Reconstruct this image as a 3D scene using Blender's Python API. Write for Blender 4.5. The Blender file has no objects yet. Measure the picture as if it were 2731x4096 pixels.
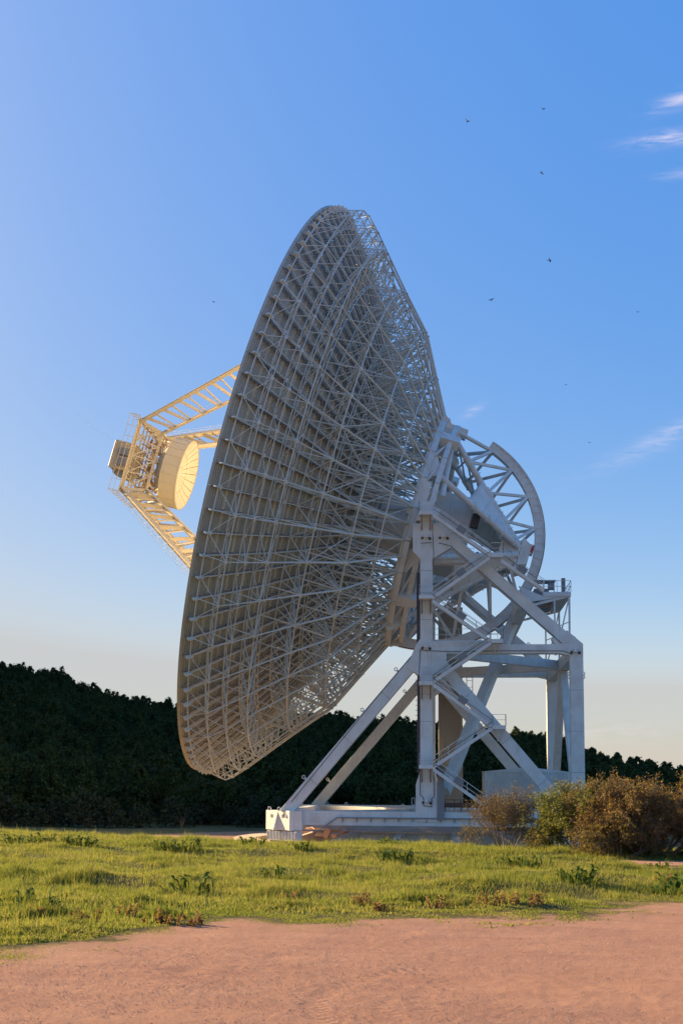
import bpy, math, random
import numpy as np
from mathutils import Vector, Matrix
from math import sin, cos, radians, pi, sqrt, atan2, exp

random.seed(7)
rng = np.random.default_rng(7)
scene = bpy.context.scene
col = scene.collection

# ------------------------------------------------------------------ camera
W_PX, H_PX = 2731.0, 4096.0
CAM = np.array([1.9373, -135.0873, 6.8491])
YAW, PITCH, ROLL = -0.08633, 0.11203, 0.00694
FPX, PX, PY = 4889.08, 1363.1, 2562.3
def cam_axes():
    f = np.array([sin(YAW)*cos(PITCH), cos(YAW)*cos(PITCH), sin(PITCH)])
    r = np.array([cos(YAW), -sin(YAW), 0.0]); u = np.cross(r, f)
    c, s = cos(ROLL), sin(ROLL)
    return c*r+s*u, -s*r+c*u, f
CR, CU, CF = cam_axes()
cd = bpy.data.cameras.new('camera'); cam = bpy.data.objects.new('camera', cd); col.objects.link(cam)
cd.sensor_fit = 'HORIZONTAL'; cd.sensor_width = 36.0; cd.lens = FPX/W_PX*36.0
cd.shift_x = -(PX-W_PX/2)/W_PX; cd.shift_y = (PY-H_PX/2)/W_PX
cd.clip_start = 0.2; cd.clip_end = 6000
cam.matrix_world = Matrix(((CR[0], CU[0], -CF[0], CAM[0]), (CR[1], CU[1], -CF[1], CAM[1]), (CR[2], CU[2], -CF[2], CAM[2]), (0, 0, 0, 1)))
scene.camera = cam
def ray(x, y):
    return CR*(x-PX)/FPX - CU*(y-PY)/FPX + CF
def at(x, y, Y):
    """point of the vertical plane Y = const that a pixel of the photograph was measured on"""
    v = ray(x, y); return Vector(CAM + v*(Y-CAM[1])/v[1])

# ------------------------------------------------------------------ light
SUN_AZ, SUN_EL = radians(28), radians(19)          # azimuth counted from -X towards +Y
S = Vector((-cos(SUN_EL)*cos(SUN_AZ), cos(SUN_EL)*sin(SUN_AZ), sin(SUN_EL)))
sl = bpy.data.lights.new('sun', 'SUN'); sl.energy = 5.0; sl.angle = radians(0.6); sl.color = (1.0, 0.71, 0.40)
so = bpy.data.objects.new('sun', sl); col.objects.link(so)
so.rotation_euler = S.to_track_quat('Z', 'Y').to_euler(); so.location = (-60, 40, 80)
SKY_STRENGTH = 0.06; SKY_MUL = 5.5     # softly graded clear sky
scene.view_settings.view_transform = 'Standard'; scene.view_settings.look = 'None'
scene.view_settings.exposure = 1.55; scene.view_settings.gamma = 1.0

def nnew(nt, t, **kw):
    n = nt.nodes.new(t)
    for k, v in kw.items():
        if hasattr(n, k) and k not in ('inputs',): setattr(n, k, v)
    return n
def math_n(nt, op, a, b=None, c=None, clamp=False):
    n = nt.nodes.new('ShaderNodeMath'); n.operation = op; n.use_clamp = clamp
    for i, v in enumerate((a, b, c)):
        if v is None: continue
        if isinstance(v, (int, float)): n.inputs[i].default_value = v
        else: nt.links.new(v, n.inputs[i])
    return n.outputs[0]

def mixc_(nt, fac, a, b):
    m = nt.nodes.new('ShaderNodeMix'); m.data_type = 'RGBA'; nt.links.new(fac, m.inputs[0]); nt.links.new(a, m.inputs[6]); m.inputs[7].default_value = (*b, 1); return m.outputs[2]
world = bpy.data.worlds.new('World'); scene.world = world; world.use_nodes = True
nt = world.node_tree; nt.nodes.clear()
out = nnew(nt, 'ShaderNodeOutputWorld'); bg = nnew(nt, 'ShaderNodeBackground'); bg.inputs['Strength'].default_value = SKY_STRENGTH
sky = nnew(nt, 'ShaderNodeTexSky'); sky.sky_type = 'NISHITA'; sky.sun_disc = False
sky.sun_elevation = SUN_EL; sky.sun_rotation = atan2(S.x, S.y)
sky.air_density = 1.0; sky.dust_density = 1.5; sky.ozone_density = 4.0; sky.altitude = 300
tc = nnew(nt, 'ShaderNodeTexCoord'); sep = nnew(nt, 'ShaderNodeSeparateXYZ'); nt.links.new(tc.outputs['Generated'], sep.inputs[0])
az = math_n(nt, 'ARCTAN2', sep.outputs[0], sep.outputs[1]); el = math_n(nt, 'ARCSINE', sep.outputs[2])
def cirrus():
    # wispy cirrus: soft elongated patches torn by stretched noise, plus faint streaks over the whole sky
    patches = [(0.205, 0.5140, 0.026, 0.0052, 0.15, 1.0), (0.195, 0.4880, 0.034, 0.0050, 0.02, 1.0), (0.205, 0.4625, 0.024, 0.0032, 0.02, .55),
               (0.023, 0.297, 0.009, 0.0035, 0.5, .5), (0.185, 0.272, 0.05, 0.008, 0.40, .5), (0.125, 0.038, 0.06, 0.010, 0.05, .30), (-0.65, 0.40, 0.1, 0.01, .2, .3),
               (0.9, 0.45, 0.3, 0.03, .2, .6), (-1.4, 0.6, 0.3, 0.04, .1, .5), (2.2, 0.5, 0.4, 0.04, .1, .6)]
    comb = nnew(nt, 'ShaderNodeCombineXYZ')
    nt.links.new(math_n(nt, 'MULTIPLY', az, 26.0), comb.inputs[0]); nt.links.new(math_n(nt, 'MULTIPLY', el, 150.0), comb.inputs[1])
    nz = nnew(nt, 'ShaderNodeTexNoise'); nz.inputs['Scale'].default_value = 1.3; nz.inputs['Detail'].default_value = 9; nz.inputs['Roughness'].default_value = .62; nz.inputs['Distortion'].default_value = .6
    nt.links.new(comb.outputs[0], nz.inputs['Vector'])
    tot = None
    for a0, e0, wa, we, sl_, g in patches:
        da = math_n(nt, 'SUBTRACT', az, a0); de = math_n(nt, 'SUBTRACT', math_n(nt, 'SUBTRACT', el, e0), math_n(nt, 'MULTIPLY', da, sl_))
        q = math_n(nt, 'ADD', math_n(nt, 'POWER', math_n(nt, 'ABSOLUTE', math_n(nt, 'DIVIDE', da, wa)), 2.0), math_n(nt, 'POWER', math_n(nt, 'ABSOLUTE', math_n(nt, 'DIVIDE', de, we)), 2.0))
        e = math_n(nt, 'MULTIPLY', math_n(nt, 'EXPONENT', math_n(nt, 'MULTIPLY', q, -1.0)), g)
        tot = e if tot is None else math_n(nt, 'ADD', tot, e)
    m = math_n(nt, 'MULTIPLY', tot, math_n(nt, 'MULTIPLY', math_n(nt, 'SUBTRACT', nz.outputs['Fac'], 0.36), 3.6, clamp=True), clamp=True)
    return m
cm = cirrus()
mix = nnew(nt, 'ShaderNodeMix'); mix.data_type = 'RGBA'
nt.links.new(math_n(nt, 'MULTIPLY', cm, 0.62), mix.inputs[0]); sc = nnew(nt, 'ShaderNodeSeparateColor'); sc.mode = 'HSV'; cc_ = nnew(nt, 'ShaderNodeCombineColor'); cc_.mode = 'HSV'; nt.links.new(sky.outputs[0], sc.inputs[0])
nt.links.new(math_n(nt, 'ADD', sc.outputs[0], .004), cc_.inputs[0]); sat = math_n(nt, 'MAXIMUM', math_n(nt, 'SUBTRACT', math_n(nt, 'MULTIPLY', sc.outputs[1], 2.0), .58), .10); nt.links.new(sat, cc_.inputs[1])
ds = math_n(nt, 'SUBTRACT', sat, .58); nt.links.new(math_n(nt, 'MULTIPLY', math_n(nt, 'SUBTRACT', .9, math_n(nt, 'MULTIPLY', math_n(nt, 'MULTIPLY', ds, ds), 1.0)), SKY_MUL), cc_.inputs[2])
hz = math_n(nt, 'MULTIPLY', math_n(nt, 'EXPONENT', math_n(nt, 'MULTIPLY', math_n(nt, 'ABSOLUTE', el), -16.0)), .62)
nt.links.new(mixc_(nt, hz, cc_.outputs[0], (3.9, 3.2, 2.6)), mix.inputs[6])     # warm low haze all round the horizon
mix.inputs[7].default_value = (5.6, 4.9, 5.6, 1)
nt.links.new(mix.outputs[2], bg.inputs['Color']); nt.links.new(bg.outputs[0], out.inputs['Surface'])

# ------------------------------------------------------------------ materials
def noise(nt, scale, detail=4, rough=.55, vec=None, dist=0):
    n = nnew(nt, 'ShaderNodeTexNoise'); n.inputs['Scale'].default_value = scale; n.inputs['Detail'].default_value = detail
    n.inputs['Roughness'].default_value = rough; n.inputs['Distortion'].default_value = dist
    if vec is not None: nt.links.new(vec, n.inputs['Vector'])
    return n.outputs['Fac']
def ramp(nt, fac, stops):
    r = nnew(nt, 'ShaderNodeValToRGB'); e = r.color_ramp.elements
    while len(e) < len(stops): e.new(0.5)
    for el_, (p, c) in zip(e, stops): el_.position = p; el_.color = (*c, 1) if len(c) == 3 else c
    nt.links.new(fac, r.inputs[0]); return r.outputs[0]
def mixc(nt, fac, a, b, mode='MIX'):
    m = nnew(nt, 'ShaderNodeMix'); m.data_type = 'RGBA'; m.blend_type = mode
    for i, v in ((0, fac), (6, a), (7, b)):
        if isinstance(v, (int, float)): m.inputs[i].default_value = v
        elif isinstance(v, tuple): m.inputs[i].default_value = (*v, 1)
        else: nt.links.new(v, m.inputs[i])
    return m.outputs[2]
def base_mat(name, rough=.5, metal=0.0):
    m = bpy.data.materials.new(name); m.use_nodes = True; nt = m.node_tree; nt.nodes.clear()
    o = nnew(nt, 'ShaderNodeOutputMaterial'); b = nnew(nt, 'ShaderNodeBsdfPrincipled')
    b.inputs['Roughness'].default_value = rough; b.inputs['Metallic'].default_value = metal
    nt.links.new(b.outputs[0], o.inputs[0]); return m, nt, b, o
def paint(name, c, rough=.5, dirt=(0.30, 0.22, 0.15), amt=.35, scale=.7, bump=0.0, stain=.25):
    m, nt, b, o = base_mat(name, rough)
    g = nnew(nt, 'ShaderNodeNewGeometry')
    n1 = noise(nt, scale, 6, .62, g.outputs['Position']); f1 = ramp(nt, n1, [(.42, (0, 0, 0)), (.72, (1, 1, 1))])
    mp = nnew(nt, 'ShaderNodeMapping'); mp.inputs['Scale'].default_value = (2.6, 2.6, .22); nt.links.new(g.outputs['Position'], mp.inputs[0])
    n2 = noise(nt, 1.6, 7, .6, mp.outputs[0]); f2 = ramp(nt, n2, [(.58, (0, 0, 0)), (.78, (1, 1, 1))])
    n3 = noise(nt, .23, 2, .5, g.outputs['Position'])
    cc = mixc(nt, n3, tuple(v*.9 for v in c), tuple(min(v*1.06, .86) for v in c))
    cc = mixc(nt, math_n(nt, 'MULTIPLY', f1, amt*.5), cc, dirt); cc = mixc(nt, math_n(nt, 'MULTIPLY', f2, stain), cc, dirt)
    nt.links.new(cc, b.inputs['Base Color'])
    nt.links.new(math_n(nt, 'ADD', math_n(nt, 'MULTIPLY', n1, .25), rough-.12), b.inputs['Roughness'])
    return m
M = {}
M['white'] = paint('white_paint', (.72, .755, .70), .55, (.33, .25, .17), amt=.55, stain=.5)
M['truss'] = paint('truss_paint', (.65, .695, .63), .55, amt=.4, scale=.5, stain=.25)
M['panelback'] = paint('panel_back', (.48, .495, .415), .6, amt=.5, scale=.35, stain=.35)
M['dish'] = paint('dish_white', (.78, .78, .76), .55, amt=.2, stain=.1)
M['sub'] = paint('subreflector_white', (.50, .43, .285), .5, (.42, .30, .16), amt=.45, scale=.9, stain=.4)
M['beige'] = paint('beige_cladding', (.46, .385, .28), .6, (.28, .2, .12), amt=.3, stain=.25)
M['grey'] = paint('grey_metal', (.215, .23, .23), .5, amt=.2)
M['dark'] = paint('dark_cable_tray', (.07, .072, .078), .6, amt=.2)
M['rust'] = paint('rusty_steel', (.34, .21, .11), .75, (.16, .08, .04), amt=.8, scale=2.5, stain=.5)
M['red'] = paint('red_paint', (.48, .03, .04), .5, amt=.2)
M['galv'] = paint('galvanised', (.55, .59, .57), .42, amt=.3)
M['concrete'] = paint('concrete', (.66, .52, .40), .85, (.22, .17, .13), amt=.8, scale=.6, stain=.45)
M['black'] = paint('black_rubber', (.02, .02, .022), .6, amt=.1)
M['lamp'] = paint('lamp_glass', (.7, .7, .66), .3, amt=.1)
M['brown'] = paint('brown_rail', (.20, .11, .075), .6, amt=.3)

# ------------------------------------------------------------------ mesh helpers
class MB:
    def __init__(s): s.v = []; s.f = []
    def add(s, vs, fs):
        o = len(s.v); s.v += [tuple(v) for v in vs]; s.f += [tuple(i+o for i in f) for f in fs]; return s
    def hexa(s, c):     # 8 corners: bottom 0-3, top 4-7
        return s.add(c, [(0, 3, 2, 1), (4, 5, 6, 7), (0, 1, 5, 4), (1, 2, 6, 5), (2, 3, 7, 6), (3, 0, 4, 7)])
    def box(s, a, b):
        x0, y0, z0 = a; x1, y1, z1 = b
        return s.hexa([(x0, y0, z0), (x1, y0, z0), (x1, y1, z0), (x0, y1, z0), (x0, y0, z1), (x1, y0, z1), (x1, y1, z1), (x0, y1, z1)])
    def beam(s, p, q, w, h, side=(0, 1, 0), w2=None, h2=None):
        """box member p->q; w measured along 'side', h across both"""
        p, q = Vector(p), Vector(q); d = (q-p).normalized(); sd = Vector(side); sd = (sd - d*sd.dot(d))
        if sd.length < 1e-4: sd = Vector((1, 0, 0)) - d*d.x
        sd.normalize(); n = d.cross(sd); w2 = w if w2 is None else w2; h2 = h if h2 is None else h2
        c = []
        for P, ww, hh in ((p, w, h), (q, w2, h2)):
            for a, b in ((-1, -1), (1, -1), (1, 1), (-1, 1)): c.append(P + sd*(a*ww/2) + n*(b*hh/2))
        return s.hexa(c)
    def tube(s, p, q, r, n=6, r2=None):
        p, q = Vector(p), Vector(q); d = (q-p); 
        if d.length < 1e-6: return s
        d.normalize(); a = d.orthogonal().normalized(); b = d.cross(a); r2 = r if r2 is None else r2
        vs = []
        for P, R in ((p, r), (q, r2)):
            for k in range(n):
                t = 2*pi*k/n; vs.append(P + a*(R*cos(t)) + b*(R*sin(t)))
        fs = [(k, (k+1) % n, n+(k+1) % n, n+k) for k in range(n)] + [tuple(range(n-1, -1, -1)), tuple(range(n, 2*n))]
        return s.add(vs, fs)
    def path(s, pts, r, n=5):
        for a, b in zip(pts[:-1], pts[1:]): s.tube(a, b, r, n)
        return s
    def prism(s, poly, off):
        off = Vector(off); n = len(poly); poly = [Vector(p) for p in poly]
        return s.add(poly + [p+off for p in poly], [tuple(range(n-1, -1, -1)), tuple(range(n, 2*n))] + [(i, (i+1) % n, n+(i+1) % n, n+i) for i in range(n)])
    def mesh(s, name, mats, smooth=False):
        me = bpy.data.meshes.new(name); me.from_pydata(s.v, [], s.f); me.update()
        for m in (mats if isinstance(mats, (list, tuple)) else [mats]): me.materials.append(m)
        me.update()
        import bmesh
        bm = bmesh.new(); bm.from_mesh(me); bmesh.ops.recalc_face_normals(bm, faces=bm.faces); bm.to_mesh(me); bm.free()
        if smooth: me.shade_smooth()
        return me
    def build(s, name, mat, parent=None, smooth=False, bevel=0):
        return obj(name, s.mesh(name, mat, smooth), parent, bevel)
def obj(name, me, parent=None, bevel=0):
    o = bpy.data.objects.new(name, me); col.objects.link(o)
    if parent is not None: o.parent = parent
    if bevel:
        b = o.modifiers.new('bevel', 'BEVEL'); b.width = bevel; b.segments = 1; b.limit_method = 'ANGLE'; b.angle_limit = radians(50)
    return o
def empty(name, loc=(0, 0, 0)):
    o = bpy.data.objects.new(name, None); col.objects.link(o); o.location = loc; o.empty_display_size = .5; return o
def tag(o, label, cat, group=None):
    o['label'] = label; o['category'] = cat
    if group: o['group'] = group
    return o
def raw_mesh(name, V, F, mats, smooth=False, matidx=None):
    """V (n,3) float array, F (m,k) int array with constant k"""
    me = bpy.data.meshes.new(name); V = np.asarray(V, np.float32); F = np.asarray(F, np.int32); k = F.shape[1]
    me.vertices.add(len(V)); me.vertices.foreach_set('co', V.ravel())
    me.loops.add(F.size); me.loops.foreach_set('vertex_index', F.ravel())
    me.polygons.add(len(F)); me.polygons.foreach_set('loop_start', np.arange(0, F.size, k, dtype=np.int32))
    for m in mats: me.materials.append(m)
    if matidx is not None: me.polygons.foreach_set('material_index', np.asarray(matidx, np.int32))
    me.update(calc_edges=True); me.validate()
    if smooth: me.shade_smooth()
    return me

# ================================================================== GROUND
def sst(a, b, x):
    t = np.clip((np.asarray(x, float)-a)/(b-a), 0, 1); return t*t*(3-2*t)
def vnoise(x, y, s, seed=0):
    """smooth value noise, vectorised"""
    x = np.asarray(x, float)/s + seed*17.13; y = np.asarray(y, float)/s + seed*5.71
    xi, yi = np.floor(x), np.floor(y); fx, fy = x-xi, y-yi
    def hsh(a, b):
        t = np.sin(a*127.1+b*311.7+seed*74.7)*43758.5453; return t-np.floor(t)
    fx = fx*fx*(3-2*fx); fy = fy*fy*(3-2*fy)
    return (hsh(xi, yi)*(1-fx)+hsh(xi+1, yi)*fx)*(1-fy) + (hsh(xi, yi+1)*(1-fx)+hsh(xi+1, yi+1)*fx)*fy
RT_AZ = np.radians([-180, -90, -60, -40, -28, -20.5, -18, -15.9, -12.8, -9, -5.9, -1.9, 2.7, 5.1, 8.3, 10.7, 15, 30, 60, 180])
RT_EL = np.array([.0, .02, .06, .085, .080, .0645, .060, .0455, .0395, .034, .029, .029,   .0225, .0165, -.004, -.014, -.012, .0, .02, .0])
def ridge_el(azv): return np.interp(azv, RT_AZ, RT_EL)
RIDGE_D = 560.0
def ground_z(X, Y, fine=True):
    X = np.asarray(X, float); Y = np.asarray(Y, float)
    dx, dy = X-CAM[0], Y-CAM[1]; D = np.hypot(dx, dy); A = np.arctan2(dx, dy)
    crest = -101.5 - .15*np.clip(X, -20, 30) + 2.5*(vnoise(X, Y*0, 7, 3)-.5)
    z = 4.97 - .004*np.clip(X, -30, 30)*sst(-135, -110, Y) + (np.clip(-6-X, 0, 40)*.02)
    z = z*(1-sst(0, 34, Y-crest))
    gm = 1-dirt_mask(X, Y)
    z += ((vnoise(X*.45, Y, 1.9, 1)-.55)*.26*sst(-120, -113, Y)*(1-.6*sst(-108, -102, Y)) + (vnoise(X*.45, Y, .8, 2)-.5)*.14*sst(-123, -117, Y))*gm**3 + .02*gm
    z = np.where((np.abs(X) < 34) & (np.abs(Y) < 34), np.minimum(z, 0.35), z)
    zr = CAM[2]+RIDGE_D*ridge_el(A)
    t = np.clip((D-196)/(RIDGE_D-196), 0, 1); prof = np.sin(t*pi/2)**1.15
    hill = (zr+1.0)*prof - .8*sst(150, 190, D)*(D < RIDGE_D+1) 
    fall = 1-.55*sst(RIDGE_D, RIDGE_D+500, D)
    hill = np.where(D > RIDGE_D, zr*fall, hill)
    hill = hill + (vnoise(X, Y, 60, 5)-.5)*7*sst(230, 420, D)*(1-sst(500, 560, D)) 
    z = np.where(D > 196, hill+ z*(1-sst(150, 196, D)), z - .8*sst(150, 190, D))
    z += 230*np.exp(-(((X+520)/170)**2+((Y-520)/190)**2)/2*1.0)*sst(200, 420, D)*sst(radians(22.5), radians(31), -A)  # unseen peak beyond the left edge, raised to shade the wooded slope
    z += 100*np.exp(-(((X+215)/60)**2+((Y-230)/95)**2)/2)*sst(radians(22.5), radians(29), -A)  # unseen spur added left of view to keep sun off the lower forest
    return z
def dirt_mask(X, Y):
    """1 on bare reddish dirt, 0 in the grass"""
    X = np.asarray(X, float); Y = np.asarray(Y, float)
    edge = np.interp(X, [-9, -5, -2.55, -2.23, -1.91, -1.44, -.9, 0, .7, 1.8, 3, 4.06, 5.7, 9], [-125, -123.2, -121.6, -121.0, -120.3, -119.4, -118.6, -118.3, -118.3, -117.9, -117.4, -116.2, -114.9, -113])
    e = edge + (vnoise(X, Y, 1.3, 8)-.5)*1.1 + (vnoise(X*.6, Y, .34, 9)-.5)*1.0
    m = 1-sst(-1.9, 1.0, Y-e)
    pth = np.exp(-((Y+105.6-.22*(X-9))/1.5)**2)*sst(5.2, 7.5, X+(vnoise(X, Y, .8, 12)-.5)*3)
    pth = np.clip((pth - .35 + (vnoise(X, Y, .5, 11)-.5)*.5)*2.2, 0, 1)
    far = sst(-99, -93, Y)*sst(.5, .8, vnoise(X, Y, 9, 13))*.4*(np.abs(Y) < 60)
    pad = (1-sst(24, 38, np.hypot(X+3, Y)))*.85
    return np.clip(np.maximum.reduce([m, pth, far, pad]), 0, 1)
ARCS = [((3.35, -124.5), 2.52, .11, 130, 208), ((3.9, -124.4), 2.5, .10, 165, 203), ((4.22, -124.3), 2.5, .10, 160, 200), ((5.35, -124.2), 2.5, .10, 158, 203), ((1.1, -124.4), 2.48, .10, -20, 27)]
def dents(X, Y):
    """shallow hollows and wheel ruts pressed into the dirt"""
    h = np.zeros_like(X)
    for n_, ((cx, cy), R, w, a0, a1) in enumerate(ARCS):
        dx, dy = X-cx, Y-cy; r = np.hypot(dx, dy); a = np.degrees(np.arctan2(dy, dx)); a = np.where(a < a0-20, a+360, a)
        h += (-.007 if n_ == 0 else -.004)*np.exp(-((r-R)/w)**4)*sst(a0-8, a0+10, a)*(1-sst(a1-10, a1+8, a))
    for px_, py_, q in ((.15, -122.0, .8), (-.6, -123.0, 1.2), (1.4, -119.8, .7)):
        dx, dy = X-px_, Y-py_; h += -.022*q*np.exp(-(dx/.16)**2-(dy/.22)**2) + .008*np.exp(-((dx-.12)/.3)**2-(dy/.4)**2)
    return h
def make_ground():
    a_in = np.linspace(radians(-27), radians(18), 380); 
    a_out = np.concatenate([np.linspace(radians(-180), radians(-27), 70)[:-1], a_in, np.linspace(radians(18), radians(180), 70)[1:]])
    d = np.concatenate([np.geomspace(1.2, 6.5, 12)[:-1], np.geomspace(6.5, 22, 240)[:-1], np.geomspace(22, 45, 110)[:-1], np.geomspace(45, 700, 110)[:-1], np.geomspace(700, 3500, 14)])
    A, D = np.meshgrid(a_out, d); X = CAM[0]+D*np.sin(A); Y = CAM[1]+D*np.cos(A)
    Z = ground_z(X, Y); dm = dirt_mask(X, Y)
    near = (D < 26)
    rough = ((vnoise(X, Y, .13, 31)-.5)*.005+(vnoise(X, Y, .06, 32)-.5)*.007+(vnoise(X, Y, .5, 33)-.5)*.012+(vnoise(X, Y, 1.9, 34)-.5)*.05)
    Z = Z + np.where(near, dm*(rough+dents(X, Y)), 0)
    n, m = X.shape
    V = np.stack([X, Y, Z], -1).reshape(-1, 3)
    i = np.arange(n-1)[:, None]*m + np.arange(m-1)[None, :]
    F = np.stack([i, i+1, i+m+1, i+m], -1).reshape(-1, 4)
    me = raw_mesh('ground', V, F, [], True)
    at_ = me.attributes.new('dirt', 'FLOAT', 'POINT'); at_.data.foreach_set('value', dm.ravel().astype(np.float32))
    # material
    m_, nt, b, o = base_mat('ground_soil', .95)
    g = nnew(nt, 'ShaderNodeNewGeometry'); P = g.outputs['Position']
    att = nnew(nt, 'ShaderNodeAttribute'); att.attribute_name = 'dirt'
    c1 = ramp(nt, noise(nt, 95, 6, .8, P), [(.3, (.20, .10, .065)), (.5, (.41, .23, .15)), (.7, (.58, .38, .265))])
    c1 = mixc(nt, .5, c1, ramp(nt, noise(nt, .8, 5, .6, P), [(.3, (.355, .19, .122)), (.7, (.48, .285, .19))]))
    c1 = mixc(nt, ramp(nt, noise(nt, 210, 3, .7, P), [(.66, (0, 0, 0)), (.72, (1, 1, 1))]), c1, (.53, .41, .34))
    c2 = ramp(nt, noise(nt, 1.7, 6, .65, P), [(.3, (.045, .055, .016)), (.5, (.075, .085, .022)), (.7, (.13, .115, .04))])
    c2 = mixc(nt, ramp(nt, noise(nt, 14, 5, .7, P), [(.4, (0, 0, 0)), (.7, (1, 1, 1))]), c2, (.11, .085, .04))
    fac = math_n(nt, 'ADD', att.outputs['Fac'], math_n(nt, 'MULTIPLY', math_n(nt, 'SUBTRACT', noise(nt, 9, 5, .7, P), .5), .9), clamp=True)
    fac = ramp(nt, fac, [(.38, (0, 0, 0)), (.62, (1, 1, 1))])
    fr = math_n(nt, 'MULTIPLY', ramp(nt, att.outputs['Fac'], [(.45, (1, 1, 1)), (.97, (0, 0, 0))]), ramp(nt, noise(nt, 3.5, 5, .65, P), [(.45, (0, 0, 0)), (.62, (1, 1, 1))]))
    c1 = mixc(nt, math_n(nt, 'MULTIPLY', fr, .75), c1, (.20, .18, .05))
    mpx = nnew(nt, 'ShaderNodeMapping'); mpx.inputs['Scale'].default_value = (.5, 2.2, 1); nt.links.new(P, mpx.inputs[0])
    c1 = mixc(nt, math_n(nt, 'MULTIPLY', ramp(nt, noise(nt, 1.6, 5, .65, mpx.outputs[0]), [(.4, (0, 0, 0)), (.7, (1, 1, 1))]), .45), c1, (.30, .155, .11))
    nt.links.new(mixc(nt, fac, c2, c1), b.inputs['Base Color'])
    sp = nnew(nt, 'ShaderNodeSeparateXYZ'); nt.links.new(P, sp.inputs[0]); lug = None
    for (cx, cy), R, w, a0, a1 in ARCS:          # tyre lug prints
        dx = math_n(nt, 'SUBTRACT', sp.outputs[0], cx); dy = math_n(nt, 'SUBTRACT', sp.outputs[1], cy)
        r = math_n(nt, 'SQRT', math_n(nt, 'ADD', math_n(nt, 'MULTIPLY', dx, dx), math_n(nt, 'MULTIPLY', dy, dy))); mid = radians((a0+a1)/2); half = radians((a1-a0)/2)
        ca, sa = cos(mid), sin(mid)
        a = math_n(nt, 'ARCTAN2', math_n(nt, 'SUBTRACT', math_n(nt, 'MULTIPLY', dy, ca), math_n(nt, 'MULTIPLY', dx, sa)), math_n(nt, 'ADD', math_n(nt, 'MULTIPLY', dx, ca), math_n(nt, 'MULTIPLY', dy, sa)))
        dr = math_n(nt, 'ABSOLUTE', math_n(nt, 'SUBTRACT', r, R))
        mk = math_n(nt, 'MULTIPLY', math_n(nt, 'LESS_THAN', dr, w), math_n(nt, 'LESS_THAN', math_n(nt, 'ABSOLUTE', a), half))
        q = math_n(nt, 'MULTIPLY', math_n(nt, 'SINE', math_n(nt, 'ADD', math_n(nt, 'MULTIPLY', a, R/.021), math_n(nt, 'MULTIPLY', dr, 26.0))), mk)
        q = math_n(nt, 'MULTIPLY', q, 1.0 if lug is None else .38); lug = q if lug is None else math_n(nt, 'ADD', lug, q)
    lug = math_n(nt, 'MULTIPLY', lug, ramp(nt, noise(nt, 1.6, 3, .6, P), [(.38, (0, 0, 0)), (.56, (1, 1, 1))]))
    bp = nnew(nt, 'ShaderNodeBump'); bp.inputs['Strength'].default_value = 1.0; bp.inputs['Distance'].default_value = .022
    nt.links.new(math_n(nt, 'ADD', math_n(nt, 'MULTIPLY', lug, .45), math_n(nt, 'ADD', noise(nt, 75, 6, .8, P), math_n(nt, 'MULTIPLY', noise(nt, 9, 3, .6, P), .8))), bp.inputs['Height']); nt.links.new(bp.outputs[0], b.inputs['Normal'])
    b.inputs['Specular IOR Level'].default_value = .1
    me.materials.append(m_)
    go = obj('ground', me); go['kind'] = 'structure'
    return go
make_ground()
def gz(x, y): return float(ground_z(np.array([x]), np.array([y]))[0])

# ================================================================== RADIO TELESCOPE
ZE, EL = 33.86, 0.2598                       # elevation axis height, dish elevation
O = Vector((0, 0, ZE)); AX = Vector((-cos(EL), 0, sin(EL))); UP = Vector((sin(EL), 0, cos(EL)))
DM = Matrix(((UP.x, 0, AX.x, 0), (0, 1, 0, 0), (UP.z, 0, AX.z, ZE), (0, 0, 0, 1)))   # dish local -> world; local X up the dish, Y away, Z along the axis
DMI = DM.inverted()
def lo(P): return DMI @ Vector(P)
B = 14.06                                    # half width of the alidade
ZL, ZU = 3.58, 19.115                        # top of the base beams, underside of the upper beams
tele = empty('radio_telescope', (0, 0, .35))
tag(tele, 'giant white radio telescope with latticed dish tipped to the left on a braced frame', 'radio telescope')
TI = Matrix.Translation((0, 0, -.35))
def part(mb, name, mat, smooth=False, bevel=0):
    """world-space mesh as a part of the telescope"""
    o = mb.build(name, mat, tele, smooth, bevel); o.location = (0, 0, -.35); return o
def sub(mb, name, mat, parent, smooth=False):
    """same space as its part"""
    return mb.build(name, mat, parent, smooth)

# ---------------- reflector
HR, RR, FOC = 17.93, 32.0, 21.0
def hs(r): return HR-(RR*RR-r*r)/(4*FOC)
def dp(r, ph, h): return Vector((r*cos(ph), r*sin(ph), h))
edges = [32.0, 30.2, 28.45, 26.7, 24.95, 23.1, 21.2, 19.2, 17.2, 15.2, 13.2, 11.2, 9.2, 7.2, 5.2, 3.2]
nsec = [96]*9 + [48]*4 + [24]*2
hub = MB()
for k in range(24):
    a0, a1 = 2*pi*k/24, 2*pi*(k+1)/24
    for (r0, h0), (r1, h1) in zip([(3.3, hs(3.2)-.05), (3.3, 1.2), (2.0, 1.0)], [(3.3, 1.2), (2.0, 1.0), (2.0, 5.2)]):
        hub.add([dp(r0, a0, h0), dp(r0, a1, h0), dp(r1, a1, h1), dp(r1, a0, h1)], [(0, 1, 2, 3)])
refl = hub.build('reflector', M['white'], tele); refl.matrix_local = TI @ DM
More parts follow.
